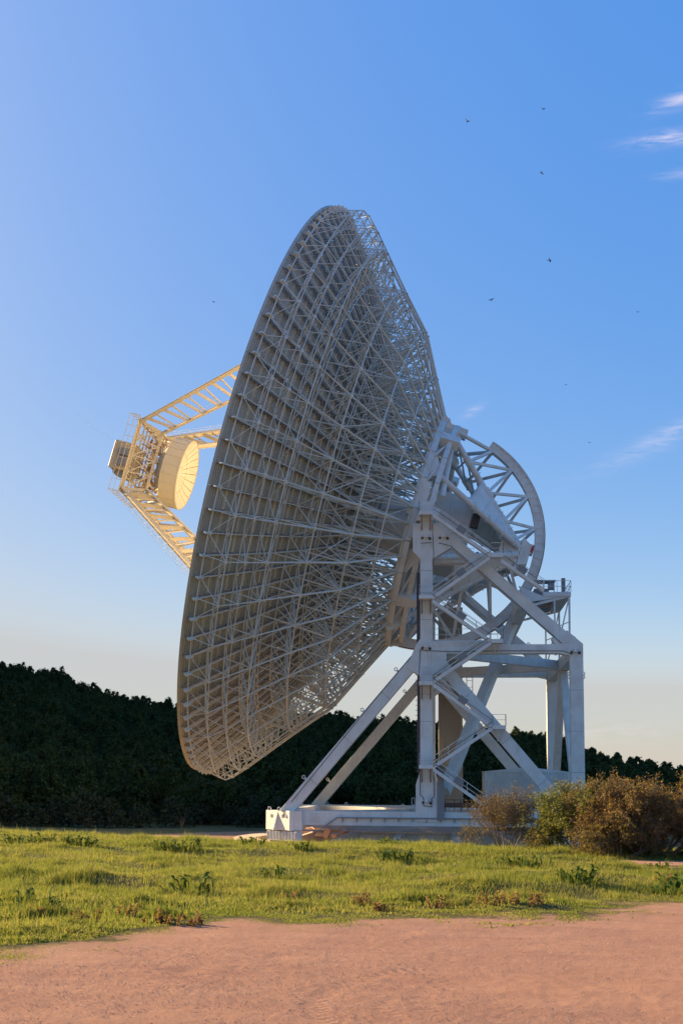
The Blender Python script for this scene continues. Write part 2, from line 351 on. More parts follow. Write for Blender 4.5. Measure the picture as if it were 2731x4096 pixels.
def panel_mesh(i, n):
    r1, r0 = edges[i]-.012, edges[i+1]+.012; da = pi/n; ga = .010/((r0+r1)/2)
    mb = MB(); na = 2
    ph = [-da+ga + (2*da-2*ga)*k/na for k in range(na+1)]
    rs = [r0, (r0+r1)/2, r1]
    for t in (0, .03):
        vs = [dp(r, p, hs(r)-t) for r in rs for p in ph]
        fs = [(a*(na+1)+b, a*(na+1)+b+1, (a+1)*(na+1)+b+1, (a+1)*(na+1)+b) for a in range(2) for b in range(na)]
        mb.add(vs, fs)
    nst = 9 if n == 96 else 8
    for k in range(nst):
        r = r0+.09+(r1-r0-.18)*k/(nst-1); w = .05; dpt = .17 if k in (0, nst-1) else .13
        for b in range(na):
            c = []
            for t in (.03, dpt):
                for p_, rr in ((ph[b], r-w), (ph[b+1], r-w), (ph[b+1], r+w), (ph[b], r+w)): c.append(dp(rr, p_, hs(rr)-t))
            mb.add(c, [(4, 5, 6, 7), (0, 1, 5, 4), (2, 3, 7, 6)] + ([(3, 0, 4, 7)] if b == 0 else []) + ([(1, 2, 6, 5)] if b == na-1 else []))
    for sgn in (0, na):     # radial edge frames
        p_ = ph[sgn]; q = p_ + (.05/((r0+r1)/2))*(1 if sgn == 0 else -1)
        mb.add([dp(r0, p_, hs(r0)-.03), dp(r1, p_, hs(r1)-.03), dp(r1, p_, hs(r1)-.2), dp(r0, p_, hs(r0)-.2), dp(r0, q, hs(r0)-.2), dp(r1, q, hs(r1)-.2)], [(0, 1, 2, 3), (3, 2, 5, 4)])
    me = bpy.data.meshes.new('panel'); me.from_pydata(mb.v, [], mb.f); me.update()
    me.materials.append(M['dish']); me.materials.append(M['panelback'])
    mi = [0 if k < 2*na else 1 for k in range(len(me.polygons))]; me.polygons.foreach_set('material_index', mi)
    return me, mb, mi
restV, restF, restM = [], [], []
npan = 0
for i in range(len(edges)-1):
    n = nsec[i]; me, mb, mi = panel_mesh(i, n)
    for k in range(n):
        th = 360*(k+.5)/n                   # from the top of the dish, counted towards the camera side
        if n == 96 and 44 < th < 160 and i < 9 and npan < 300:
            o = obj('panel', me, refl); o.rotation_euler = (0, 0, -radians(th)); npan += 1
        else:
            R = Matrix.Rotation(-radians(th), 3, 'Z'); V = np.array(mb.v) @ np.array(R).T
            off = sum(len(v) for v in restV); restV.append(V); restF += [tuple(j+off for j in f) for f in mb.f]; restM += mi
me = bpy.data.meshes.new('panel_field'); me.from_pydata(np.concatenate(restV).tolist(), [], restF); me.update()
me.materials.append(M['dish']); me.materials.append(M['panelback']); me.polygons.foreach_set('material_index', restM)
o = obj('panel_field', me, refl); o['kind'] = 'stuff'

UN = [31.75, 30.1, 28.4, 26.65, 24.9, 23.05, 21.15, 19.2, 17.2, 15.2, 13.2]
def U(i, ph): r = UN[i]; return dp(r, ph, hs(r)-.82)
LN = [(32.2, 14.75), (30.7, 13.35), (28.8, 11.8), (25.15, 8.8), (21.6, 5.7), (17.2, 3.5), (13.1, 1.4)]
def L(i, ph): return dp(LN[i][0], ph, LN[i][1])
WEB = {0: (0, 1), 1: (1, 2), 2: (2, 3, 4), 3: (4, 5, 6), 4: (6, 7, 8), 5: (8, 9), 6: (9, 10)}
LR = [.05, .055, .065, .09, .105, .12, .14]
def upper_chord(mb, ph):
    for i in range(10): mb.beam(U(i, ph), U(i+1, ph), .09, .14, side=(-sin(ph), cos(ph), 0))
    a, b = U(0, ph), dp(32.05, ph, hs(31.9)-.62); mb.beam(a, b, .16, .26, side=(-sin(ph), cos(ph), 0))
    # white rim bracket
    mb.beam(dp(31.6, ph, hs(31.6)-1.0), dp(32.2, ph, hs(32.2)-1.0), .14, .2, side=(-sin(ph), cos(ph), 0))
adj = MB()
for i in range(11):        # panel adjusters
    r = UN[i]; adj.tube(dp(r, 0, hs(r)-.7), dp(r, 0, hs(r)-.12), .06, 5)
    for e_ in ((-.45, .45) if i else (-.45,)): adj.beam(dp(r+e_-.2, 0, hs(r+e_-.2)-.45), dp(r+e_+.2, 0, hs(r+e_+.2)-.45), .22, .1, side=(0, 1, 0))
for i in range(10): adj.beam(dp(UN[i], 0, hs(UN[i])-.4), dp(UN[i+1], 0, hs(UN[i+1])-.4), .1, .1, side=(0, 1, 0))
adj = adj.mesh('adjuster_row', M['grey'])
def gus(mb, P, ph, s):
    mb.beam(P+Vector((0, 0, -s*.5)), P+Vector((0, 0, s*.5)), s, .05, side=(-sin(ph), cos(ph), 0))
mb = MB(); upper_chord(mb, 0)
for j in range(6): mb.tube(L(j, 0), L(j+1, 0), LR[j], 8, LR[j+1])
for j, us in WEB.items():
    for i in us: mb.tube(L(j, 0), U(i, 0), .042+.006*j, 6)
for j in range(7): gus(mb, L(j, 0), 0, .26+.035*j)
tr = mb.mesh('radial_truss', M['truss'])
mb = MB(); upper_chord(mb, 0); HA = radians(3.75)
for j, us in WEB.items():
    for s in (-HA, HA):
        for i in (us if j < 6 else (9,)):
            if i in (1, 2, 4, 6, 8) and i == us[0] and j > 0: continue
            mb.tube(U(i, 0), L(j, s), .036+.006*j, 5)
for i in range(10): gus(mb, U(i, 0)-Vector((0, 0, .12)), 0, .36)
ir = mb.mesh('intermediate_rib', M['truss'])
for k in range(48):
    o = obj('radial_truss', tr, refl); o.rotation_euler = (0, 0, radians(7.5*k))
    o = obj('intermediate_rib', ir, refl); o.rotation_euler = (0, 0, radians(7.5*k+3.75))
    for q in (0, 3.75): o = obj('adjuster_row', adj, refl); o.rotation_euler = (0, 0, radians(7.5*k+q))
for j in range(7):
    mb = MB()
    for k in range(48): mb.tube(L(j, radians(7.5*k)), L(j, radians(7.5*k+7.5)), (.045, .045, .065, .07, .075, .08, .09)[j], 6)
    mb.build('lower_hoop', M['truss'], refl)
for i in range(11):
    mb = MB()
    for k in range(96):
        a, b = radians(3.75*k), radians(3.75*k+3.75); mb.beam(U(i, a), U(i, b),   .10, .10, side=(0, 0, 1))
        if i in (3, 4, 7): mb.beam(U(i, a)+Vector((0, 0, -.28)), U(i, b)+Vector((0, 0, -.28)), .08, .08, side=(0, 0, 1))
    mb.build('upper_hoop', M['truss'], refl)
# lower-surface wind bracing between the inner hoops
mb = MB()
for j in (3, 4, 5):
    for k in range(0, 48): 
        a = radians(7.5*k); b = radians(7.5*k+7.5)
        mb.tube(L(j, a if k % 2 else b), L(j+1, b if k % 2 else a), .045, 5)
mb.build('wind_bracing', M['truss'], refl)
# inner lattice between the ring and the vertex
mb = MB()
for k in range(24):
    a = radians(15*k); b = radians(15*k+7.5); c = radians(15*k+15)
    mb.tube(dp(12.2, a, 1.3), dp(7.2, a, hs(7.2)-.7), .13, 6); mb.tube(dp(12.2, a, 1.3), dp(3.3, a, 1.8), .16, 6); mb.tube(dp(7.2, a, hs(7.2)-.7), dp(7.2, c, hs(7.2)-.7), .1, 5)
    mb.tube(dp(7.2, a, hs(7.2)-.7), dp(13.2, b, hs(13.2)-.82), .09, 5); mb.tube(dp(7.2, c, hs(7.2)-.7), dp(13.2, b, hs(13.2)-.82), .09, 5)
    mb.tube(dp(12.2, a, 1.3), dp(10, b, hs(10)-.8), .08, 5); mb.tube(dp(12.2, c, 1.3), dp(10, b, hs(10)-.8), .08, 5)
mb.build('inner_lattice', M['truss'], refl)
# ring girder that carries the radial trusses
mb = MB(); NR = 24
for k in range(NR):
    a, b = 2*pi*(k)/NR, 2*pi*(k+1)/NR
    for h, w, t in ((1.25, .8, .85), (-.25, .62, .5)):
        P, Q = dp(12.75 if h > 0 else 12.3, a, h), dp(12.75 if h > 0 else 12.3, b, h); mb.beam(P, Q, t, w, side=(0, 0, 1))
    if k % 3 == 0:
        mb.beam(dp(12.6, a, 2.0), dp(12.2, a, -1.2), 1.5, .9, side=(-sin(a), cos(a), 0), w2=1.0, h2=1.1)
    mb.tube(dp(12.5, a, .9), dp(12.2, b, -.2), .16, 6)
mb.build('ring_girder', M['white'], refl)

# ---------------- elevation gear, cone and counterweight (dish local space, parts of the telescope)
def dpart(mb, name, mat, smooth=False, bevel=0):
    o = mb.build(name, mat, tele, smooth, bevel); o.matrix_local = TI @ DM; return o
def gp(R, be, y=0): return Vector((R*sin(be), y, -R*cos(be)))
b0, b1 = radians(-90), radians(70.5); NG = 40
mb = MB()
for k in range(NG):
    p, q = b0+(b1-b0)*k/NG, b0+(b1-b0)*(k+1)/NG
    for y0, y1, r0, r1 in ((-.62, .62, 11.8, 11.92), (-.5, -.42, 11.92, 12.75), (.42, .5, 11.92, 12.75), (-.62, .62, 12.72, 12.82)):
        mb.add([gp(r0, p, y0), gp(r0, q, y0), gp(r0, q, y1), gp(r0, p, y1), gp(r1, p, y0), gp(r1, q, y0), gp(r1, q, y1), gp(r1, p, y1)],
               [(0, 1, 2, 3), (4, 5, 6, 7), (0, 1, 5, 4), (2, 3, 7, 6)])
    mb.hexa([gp(11.9, p-.006, -.58), gp(11.9, p+.006, -.58), gp(11.9, p+.006, -.5), gp(11.9, p-.006, -.5), gp(12.72, p-.006, -.58), gp(12.72, p+.006, -.58), gp(12.72, p+.006, -.5), gp(12.72, p-.006, -.5)])
for p in (b0, b1): mb.add([gp(11.8, p, -.6), gp(12.8, p, -.6), gp(12.8, p, .6), gp(11.8, p, .6)], [(0, 1, 2, 3)])
gear = dpart(mb, 'elevation_gear', M['white'])
mb = MB(); NT = 220
for k in range(NT):
    p, q = b0+(b1-b0)*k/NT, b0+(b1-b0)*(k+1)/NT; m_ = p+(q-p)*.55
    mb.add([gp(12.82, p, -.22), gp(12.82, q, -.22), gp(12.82, q, .22), gp(12.82, p, .22), gp(12.95, p, -.22), gp(12.95, m_, -.22), gp(12.95, m_, .22), gp(12.95, p, .22)],
           [(0, 1, 5, 4), (1, 2, 6, 5), (2, 3, 7, 6), (3, 0, 4, 7), (4, 5, 6, 7)])
sub(mb, 'gear_rack', M['rust'], gear)
# spine tubes: from the top / bottom of the ring to the apex behind the gear
def spine(y, s):
    return Vector((10.5*s, y*2.05, .1)), Vector((.8*s, y*1.3, -9.9))
spines = {}
for y in (-2.6, 2.6):
    for s in (1, -1):
        P, Q = spine(y, s); spines[(y > 0, s)] = (P, Q)
        mb = MB(); mb.tube(P, Q, .34, 14)
        for f in (.3, .37, .5, .56, .63, .72, .80, .86, .93): 
            c = P.lerp(Q, f); d = (Q-P).normalized(); mb.tube(c-d*.05, c+d*.05, .47 if f not in (.37, .56, .8) else .52, 12)
        for f in (.25, .53, .78): c = P.lerp(Q, f); d = (Q-P).normalized(); mb.tube(c-d*.5, c+d*.5, .42, 12)
        dpart(mb, 'cone_tube', M['white'], False)
        mb2 = None
for s in (1, -1):
    att = [radians(a)*s for a in (68, 53, 36, 18, 2)]
    if s == -1: att = [radians(-a) for a in (86, 62, 40, 20, 2)]
    for y in (-2.6, 2.6):
        P, Q = spines[(y > 0, s)]
        for i, f in enumerate((.25, .53, .78)):
            H = P.lerp(Q, f)
            for t in (i, i+1):
                mb = MB(); mb.beam(H, gp(11.85, att[t], .35*(1 if y > 0 else -1)), .24, .30); sub(mb, 'spoke', M['white'], gear)
        mb = MB(); mb.beam(P.lerp(Q, .95), gp(11.85, att[3], .3*(1 if y > 0 else -1)), .24, .3); sub(mb, 'spoke', M['white'], gear)
        mb = MB(); mb.tube(Vector((11.0*s, y*2.05, 0)), gp(11.9, (b1-.03 if s > 0 else b0+.03), .3*(1 if y > 0 else -1)), .22, 10); sub(mb, 'end_tube', M['white'], gear)
    mb = MB()
    P, Q = spines[(False, s)]; P2, Q2 = spines[(True, s)]
    for i in range(6): mb.tube(P.lerp(Q, .1+.13*i), P2.lerp(Q2, .1+.13*(i+1)), .11, 6); mb.tube(P2.lerp(Q2, .1+.13*i), P.lerp(Q, .1+.13*(i+1)), .11, 6)
    dpart(mb, 'cross_lacing', M['white'])
# side tubes: from the shoulder of the ring to the apex, with the ribbed counterweight plates between
for y in (-1, 1):
    for s in (1, -1):
        P = Vector((4.7*s, 10.9*y, .5)); Q = Vector((.45*s, 4.2*y, -10.0))
        mb = MB(); mb.tube(P, Q, .33, 14)
        for f in (.02, .45, .62, .8, .94): c = P.lerp(Q, f); d = (Q-P).normalized(); mb.tube(c-d*.07, c+d*.07, .46, 12)
        mb.beam(P+Vector((1.2*s, -.5*y, .6)), P-Vector((.7*s, -.2*y, .4)), 1.3, .9, side=(0, 0, 1))
        dpart(mb, 'cone_tube', M['white'])
        A_, B_ = spines[(y > 0, s)]
        mb = MB(); f0, f1 = .44, .97
        a, b, c, d_ = A_.lerp(B_, f0), A_.lerp(B_, f1), P.lerp(Q, f1), P.lerp(Q, f0-.05)
        nrm = (b-a).cross(d_-a).normalized()*.12
        mb.hexa([a-nrm, b-nrm, c-nrm, d_-nrm, a+nrm, b+nrm, c+nrm, d_+nrm])
        for f in (.02, .28, .52, .76, .98): 
            u0, u1 = a.lerp(b, f), d_.lerp(c, f); mb.beam(u0, u1, .1, .5, side=(b-a))
        dpart(mb, 'counterweight_plate', M['white'])
        # heavy box struts between the ring and the trunnion
        mb = MB()
        for e_ in (0, .9):
            mb.tube(Vector(((10.9-e_)*s, (5.2+e_*.6)*y, .6-e_*.9)), Vector(((1.3+e_)*s, (11.9-e_)*y, -.3-e_*.8)), .33, 12)
        mb.tube(Vector((10.9*s, 5.4*y, .9)), Vector((4.9*s, 11.0*y, .9)), .3, 12)
        mb.beam(Vector((11.9*s, 5.5*y, 1.6)), Vector((10.0*s, 4.9*y, -.5)), 1.5, 1.0, side=(0, 1, 0))
        dpart(mb, 'trunnion_strut', M['white'])
    mb = MB(); mb.beam(Vector((3.0, 12.5*y, .7)), Vector((-3.0, 12.5*y, .7)), .9, .9, side=(0, 1, 0)); mb.tube(Vector((0, 11.6*y, 0)), Vector((0, 14.6*y, 0)), .62, 20)
    dpart(mb, 'trunnion', M['white'])
mb = MB(); mb.hexa([Vector(v) for v in ((-1.5, -4.3, -10.2), (1.6, -4.3, -10.2), (1.6, 4.3, -10.2), (-1.5, 4.3, -10.2), (-1.0, -3.4, -11.3), (1.1, -3.4, -11.3), (1.1, 3.4, -11.3), (-1.0, 3.4, -11.3))])
mb.box((-1.2, -4.1, -10.1), (1.2, 4.1, -8.0))
dpart(mb, 'counterweight', M['white'])
mb = MB(); mb.box((-3.4, -4.4, -4.2), (4.4, 4.4, 1.0)); mb.box((-3.5, -4.5, -4.3), (4.5, 4.5, -4.15)); dpart(mb, 'receiver_cabin', M['white'], bevel=.05)
mb = MB(); mb.box((1.3, -4.9, -5.1), (2.5, -4.0, -4.4))
for k in range(5): mb.box((1.2, -4.95+.2*k, -5.2), (2.7, -4.9+.2*k, -4.35))
dpart(mb, 'cooling_unit', M['dark'])
mb = MB(); mb.box((.2, -3.3, -11.6), (1.25, -1.9, -10.2)); hb = dpart(mb, 'warning_box', M['white'])
mb = MB(); mb.add([Vector((.2, -3.32, -11.62)), Vector((1.25, -3.32, -11.62)), Vector((1.25, -1.9, -11.62)), Vector((.2, -1.9, -11.62))], [(0, 1, 2, 3)]); mb.add([Vector((.2, -3.32, -11.62)), Vector((1.25, -3.32, -11.62)), Vector((.6, -3.32, -11.0))], [(0, 1, 2)]); sub(mb, 'red_face', M['red'], hb)

# ---------------- feed legs, apex frame, subreflector (dish local)
for k in range(4):
    ph = radians(45+90*k); sd = (-sin(ph), cos(ph), 0)
    o0, o1 = dp(5.65, ph, 34.2), dp(24.6, ph, 12.6); i0, i1 = dp(4.75, ph, 31.65), dp(21.2, ph, 11.2)
    mb = MB(); mb.beam(o0, o1, .55, .16, side=sd); mb.beam(i0, i1, .50, .14, side=sd)
    for s in (-.27, .27):
        w = Vector(sd)*s; mb.beam(o0+w, o1+w, .05, .34, side=sd); mb.beam(i0+w, i1+w, .05, .26, side=sd)
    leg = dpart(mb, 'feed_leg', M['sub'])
    n = 12
    for j in range(n):
        f0, f1 = j/n, (j+1)/n
        mb = MB(); mb.beam(o0.lerp(o1, f0+.03), i0.lerp(i1, f1-.02), .48, .09, side=sd); sub(mb, 'lattice_strut', M['sub'], leg)
        mb = MB(); mb.beam(i0.lerp(i1, f1-.005), o0.lerp(o1, f1-.01), .14, .14, side=sd); sub(mb, 'lattice_post', M['sub'], leg)
    if k in (0, 2):
        mb = MB()
        for s in (-.25, .25):
            for hgt in (.55, 1.0):
                up = (o1-o0).cross(Vector(sd)).normalized(); up = up if up.dot(dp(1, ph, .8)) > 0 else -up
                mb.tube(o0+Vector(sd)*s+up*hgt, o1+Vector(sd)*s+up*hgt, .025, 4)
            for j in range(20): P = o0.lerp(o1, j/20)+Vector(sd)*s; mb.tube(P, P+up*1.0, .02, 4)
        sub(mb, 'walkway_rail', M['galv'], leg)
mb = MB()
cs = [dp(5.65, radians(45+90*k), 0) for k in range(4)]
ci = [dp(4.75, radians(45+90*k), 0) for k in range(4)]
for k in range(4):
    a, b = cs[k], cs[(k+1) % 4]; c, d_ = ci[k], ci[(k+1) % 4]; z = lambda v, h: Vector((v.x, v.y, h))
    mb.beam(z(a, 34.2), z(b, 34.2), .3, .22, side=(0, 0, 1)); mb.beam(z(c, 31.65), z(d_, 31.65), .26, .2, side=(0, 0, 1)); mb.beam(z(a, 34.2), z(c, 31.65), .26, .26)
    N_ = 4
    for j in range(N_):
        p0, p1 = a.lerp(b, j/N_), a.lerp(b, (j+1)/N_); q0, q1 = c.lerp(d_, j/N_), c.lerp(d_, (j+1)/N_)
        mb.beam(z(p0, 34.2), z(q1, 31.65), .13, .13); mb.beam(z(p1, 34.2), z(q1, 31.65), .12, .12); 
        if j in (1, 2): mb.beam(z(p1, 34.2), z(q0, 31.65), .09, .09)
for t in (-2.6, -1.3, 0, 1.3, 2.6):
    mb.beam((t, -4, 34.15), (t, 4, 34.15), .16, .12, side=(0, 0, 1)); mb.beam((-4, t, 34.05), (4, t, 34.05), .16, .12, side=(0, 0, 1)); mb.beam((t, -3.3, 31.6), (t, 3.3, 31.6), .12, .12, side=(0, 0, 1))
    mb.tube((t, -3, 31.7), (t*.6, -1.5, 34), .06, 5); mb.tube((t, 3, 31.7), (t*.6, 1.5, 34), .06, 5)
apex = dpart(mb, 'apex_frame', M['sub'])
mb = MB()
for k in range(26):      # mechanisms inside the frame
    a = rng.uniform(0, 2*pi); r = rng.uniform(.6, 3.0); h = rng.uniform(31.9, 33.6); l = rng.uniform(.3, 1.0)
    P = dp(r, a, h); mb.beam(P, P+Vector((rng.uniform(-1, 1), rng.uniform(-1, 1), rng.uniform(-.6, .6)))*l, rng.uniform(.12, .5), rng.uniform(.12, .5))
for k in range(6):
    a = radians(60*k); mb.tube(dp(2.6, a, 32.0), dp(2.2, a+.6, 30.4), .09, 8); mb.tube(dp(2.6, a, 32.0), dp(2.9, a+.2, 34.0), .07, 6)
sub(mb, 'actuator_cluster', M['rust'], apex)
mb = MB(); mb.box((-2.0, -4.4, 34.35), (-1.9, 4.4, 34.4))
for s in (-1, 1):
    mb.box((-4.4, s*4.0-.5, 34.35), (4.4, s*4.0+.5, 34.4))
    for hgt in (.5, 1.05): mb.tube((-4.4, s*4.6, 34.4+hgt), (4.4, s*4.6, 34.4+hgt), .035, 4); mb.tube((s*4.5, -4.6, 34.4+hgt), (s*4.5, 4.6, 34.4+hgt), .035, 4)
    for t in range(8): mb.tube((-4.4+1.257*t, s*4.6, 34.3), (-4.4+1.257*t, s*4.6, 35.5), .03, 4); mb.tube((s*4.5, -4.6+1.3*t, 34.3), (s*4.5, -4.6+1.3*t, 35.5), .03, 4)
sub(mb, 'walkway', M['sub'], apex)
mb = MB(); mb.box((-1.5, -1.9, 34.6), (1.7, 1.9, 37.2)); pc = dpart(mb, 'prime_focus_cabin', M['sub'], bevel=.05)
mb = MB()
for k in range(11): h = 34.75+.22*k; mb.box((-1.53, -1.93, h), (1.73, 1.93, h+.1))
sub(mb, 'cladding', M['sub'], pc)
mb = MB(); mb.box((-1.1, -2.35, 34.9), (-.1, -1.95, 36.1)); mb.box((.1, -2.3, 35.2), (.9, -1.95, 36.3)); sub(mb, 'air_unit', M['grey'], pc)
mb = MB(); mb.hexa([Vector(v) for v in ((-2.2, -1.3, 34.9), (-1.5, -1.3, 34.9), (-1.5, 1.3, 34.9), (-2.2, 1.3, 34.9), (-1.9, -1.0, 36.8), (-1.5, -1.0, 36.8), (-1.5, 1.0, 36.8), (-1.9, 1.0, 36.8))]); sub(mb, 'duct_box', M['grey'], pc)
mb = MB(); mb.path([Vector((1.6, -1.8, 37.5)), Vector((2.3, -1.8, 40)), Vector((3.6, -1.9, 42.4))], .012, 4); sub(mb, 'lightning_rod', M['galv'], pc)
# subreflector: drum with back cone, dish of petals
NS = 24; RS = 4.02
def subh(r): return 28.55+ (RS*RS-r*r)/(4*2.9)*0.85 + .0
mb = MB()
prof = [(RS, 28.5), (RS+.03, 30.55), (2.6, 31.55), (1.2, 31.7)]
for k in range(NS):
    a, b = 2*pi*k/NS, 2*pi*(k+1)/NS
    for (r0, h0), (r1, h1) in zip(prof[:-1], prof[1:]): mb.add([dp(r0, a, h0), dp(r0, b, h0), dp(r1, b, h1), dp(r1, a, h1)], [(0, 1, 2, 3)])
    mb.beam(dp(RS+.02, a, 28.5), dp(RS+.05, a, 30.5), .06, .03, side=(-sin(a), cos(a), 0)); mb.beam(dp(RS+.02, a, 28.62), dp(RS+.02, b, 28.62), .14, .05, side=(0, 0, 1)); mb.beam(dp(RS+.04, a, 30.5), dp(RS+.04, b, 30.5), .06, .05, side=(0, 0, 1))
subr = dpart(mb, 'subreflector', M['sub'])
for (ra, rb) in ((RS-.02, 2.3), (2.27, .35)):
    mb = MB(); ga = .009; a, b = -pi/NS+ga, pi/NS-ga; n_ = 4
    for j in range(n_):
        r0, r1 = ra+(rb-ra)*j/n_, ra+(rb-ra)*(j+1)/n_
        mb.add([dp(r0, a, subh(r0)), dp(r0, b, subh(r0)), dp(r1, b, subh(r1)), dp(r1, a, subh(r1))], [(0, 1, 2, 3)])
    me = mb.mesh('petal', M['sub'])
    for k in range(NS): o = obj('petal', me, subr); o.rotation_euler = (0, 0, 2*pi*(k+.5)/NS)
mb = MB()
for k in range(12):
    a = radians(30*k); mb.tube(dp(3.4, a, 31.1), dp(3.2, a+.25, 31.9), .07, 5); mb.tube(dp(2.4, a, 31.5), dp(3.0, a, 32.2), .07, 5)
sub(mb, 'support_strut', M['sub'], subr)
mb = MB(); mb.path([dp(3.9, radians(-90), 28.6), dp(10, radians(-100), 20.5)], .012, 4); mb.path([dp(4.8, radians(-45), 31.0), dp(9, radians(-20), 27)], .012, 4); dpart(mb, 'stay_wire', M['galv'])

# ---------------- alidade
def mirror_parts(fn, name, mat, bevel=0):
    for sy in (-1, 1): mb = MB(); fn(mb, sy); part(mb, name, mat, bevel=bevel)
CW = .615
def column(mb, s):
    y = B*s
    mb.box((-CW, y-.65, ZL-.9), (CW, y+.65, 32.9))
    mb.prism([(-1.05, y-.66, ZL-.95), (1.05, y-.66, ZL-.95), (1.05, y-.66, 6.2), (CW+.003, y-.66, 7.6), (-CW-.003, y-.66, 7.6), (-1.05, y-.66, 6.2)], (0, 1.32, 0))
    mb.prism([(-1.35, y-.68, 32.2), (-1.35, y-.68, 29.4), (-CW, y-.68, 28.6), (CW, y-.68, 28.2), (CW, y-.68, 28.6), (1.9, y-.68, 29.4), (2.6, y-.68, 29.8), (1.4, y-.68, 32.2)], (0, 1.36, 0))
    mb.prism([(-2.0, y-.665, 17.7), (-CW, y-.665, 16.9), (CW, y-.665, 16.9), (2.0, y-.665, 17.7), (2.0, y-.665, 20.1), (-CW, y-.665, 20.6), (-CW-.4, y-.665, 20.0)], (0, 1.33, 0))
    n = 18; mb.prism([(1.0*cos(pi*k/n), y-.72, 32.5+1.0*sin(pi*k/n)*1.35) for k in range(n+1)], (0, 1.44, 0))
mirror_parts(column, 'bearing_column', M['white'], .03)
XF = 13.95
mirror_parts(lambda mb, s: mb.beam((-.2, B*s, 19.55), (-XF, B*s, ZL-.3), 1.15, 1.18), 'front_leg', M['white'], .02)
mirror_parts(lambda mb, s: mb.beam((.2, B*s, 19.55), (XF, B*s, ZL-.3), 1.13, 1.18), 'rear_leg', M['white'], .02)
XR = 14.645
mirror_parts(lambda mb, s: (mb.box((XR-.636, B*s-.62, ZL-.5), (XR+.636, B*s+.62, 19.6)), mb.prism([(XR-.64, B*s-.625, 18.9), (XR+.64, B*s-.625, 18.9), (XR+.64, B*s-.625, 20.05), (XR-.9, B*s-.625, 21.4), (XR-2.4, B*s-.625, 20.6), (XR-1.6, B*s-.625, 19.1)], (0, 1.25, 0))), 'rear_column', M['white'], .02)
mirror_parts(lambda mb, s: mb.beam((.9, B*s, 31.9), (XR-.3, B*s, 19.95), 1.16, 1.13), 'diagonal_brace', M['white'], .02)
mirror_parts(lambda mb, s: (mb.box((CW, B*s-.6, ZU), (XR-.5, B*s+.6, 20.03)), mb.prism([(CW, B*s-.59, 20.0), (7.6, B*s-.59, 20.0), (7.2, B*s-.59, 20.3), (CW, B*s-.59, 20.36)], (0, 1.18, 0))), 'upper_beam', M['white'], .02)
mb = MB(); mb.box((XR-.58, -B+.61, 18.6), (XR+.58, B-.61, 19.85)); part(mb, 'rear_cross_beam', M['white'], bevel=.02)
mirror_parts(lambda mb, s: mb.beam((.5, (B-.9)*s, 19.5), (XR-.6, .6*s, 19.25), .95, .85, side=(0, 0, 1)), 'plan_brace', M['white'], .02)
mirror_parts(lambda mb, s: mb.beam((XR, .5*s, 18.8), (XR+.05, (B-1.2)*s, ZL-.3), .8, .85, side=(1, 0, 0)), 'rear_strut', M['white'], .02)
mirror_parts(lambda mb, s: mb.beam((9.4, .6*s, 24.3), (1.75, 12.6*s, 5.6), 1.0, 1.0, side=(1, .3*s, 0)), 'drive_strut', M['white'], .02)
mb = MB(); mb.box((9.0, -B+.6, 23.7), (10.2, B-.6, 24.9)); part(mb, 'drive_cross_beam', M['white'], bevel=.02)
mb = MB(); mb.box((-.5, -B+.66, 17.2), (.5, B-.66, 18.2)); part(mb, 'column_tie', M['white'], bevel=.02)
# base square and plan diagonals
def beamz(mb, p, q, w, z0, z1):
    mb.beam((p[0], p[1], (z0+z1)/2), (q[0], q[1], (z0+z1)/2), z1-z0, w, side=(0, 0, 1))
for s in (-1, 1):
    mb = MB(); beamz(mb, (-12.3, B*s), (12.3, B*s), 1.1, 2.2, ZL); mb.box((-8.5, B*s-.68, 2.95), (12, B*s+.68, 3.02)); bb = part(mb, 'base_beam', M['white'], bevel=.02)
    if s < 0:
        for k in range(14):
            mb = MB(); mb.box((-8.2+1.36*k, -B-.72, 2.55), (-8.13+1.36*k, -B-.56, 2.93)); sub(mb, 'stiffener', M['grey'], bb)
        mb = MB(); mb.beam((-8.7, -B-.75, 2.98), (12, -B-.75, 2.98), .12, .1); mb.beam((-8.7, -B-.75, 2.98), (-10.5, -B-.75, 1.7), .12, .1); mb.beam((-10.5, -B-.75, 1.7), (-12.6, -B-.75, 1.7), .12, .1); sub(mb, 'cable_tray', M['grey'], bb)
    mb = MB(); beamz(mb, (-XF, 12.3*s*.0-12.3), (-XF, 12.3), 1.1, 2.3, ZL-.02) if s < 0 else beamz(mb, (XF, -12.3), (XF, 12.3), 1.1, 2.3, ZL-.02); part(mb, 'base_beam', M['white'], bevel=.02)
    for sx in (-1, 1):
        mb = MB(); beamz(mb, (12.6*sx, 12.6*s), (1.6*sx, 1.6*s), .8, 2.35, ZL-.04); part(mb, 'base_diagonal', M['white'], bevel=.02)
mb = MB(); n = 24; mb.prism([(2.6*cos(2*pi*k/n), 2.6*sin(2*pi*k/n), 1.6) for k in range(n)], (0, 0, 2.1)); part(mb, 'pintle_hub', M['white'])
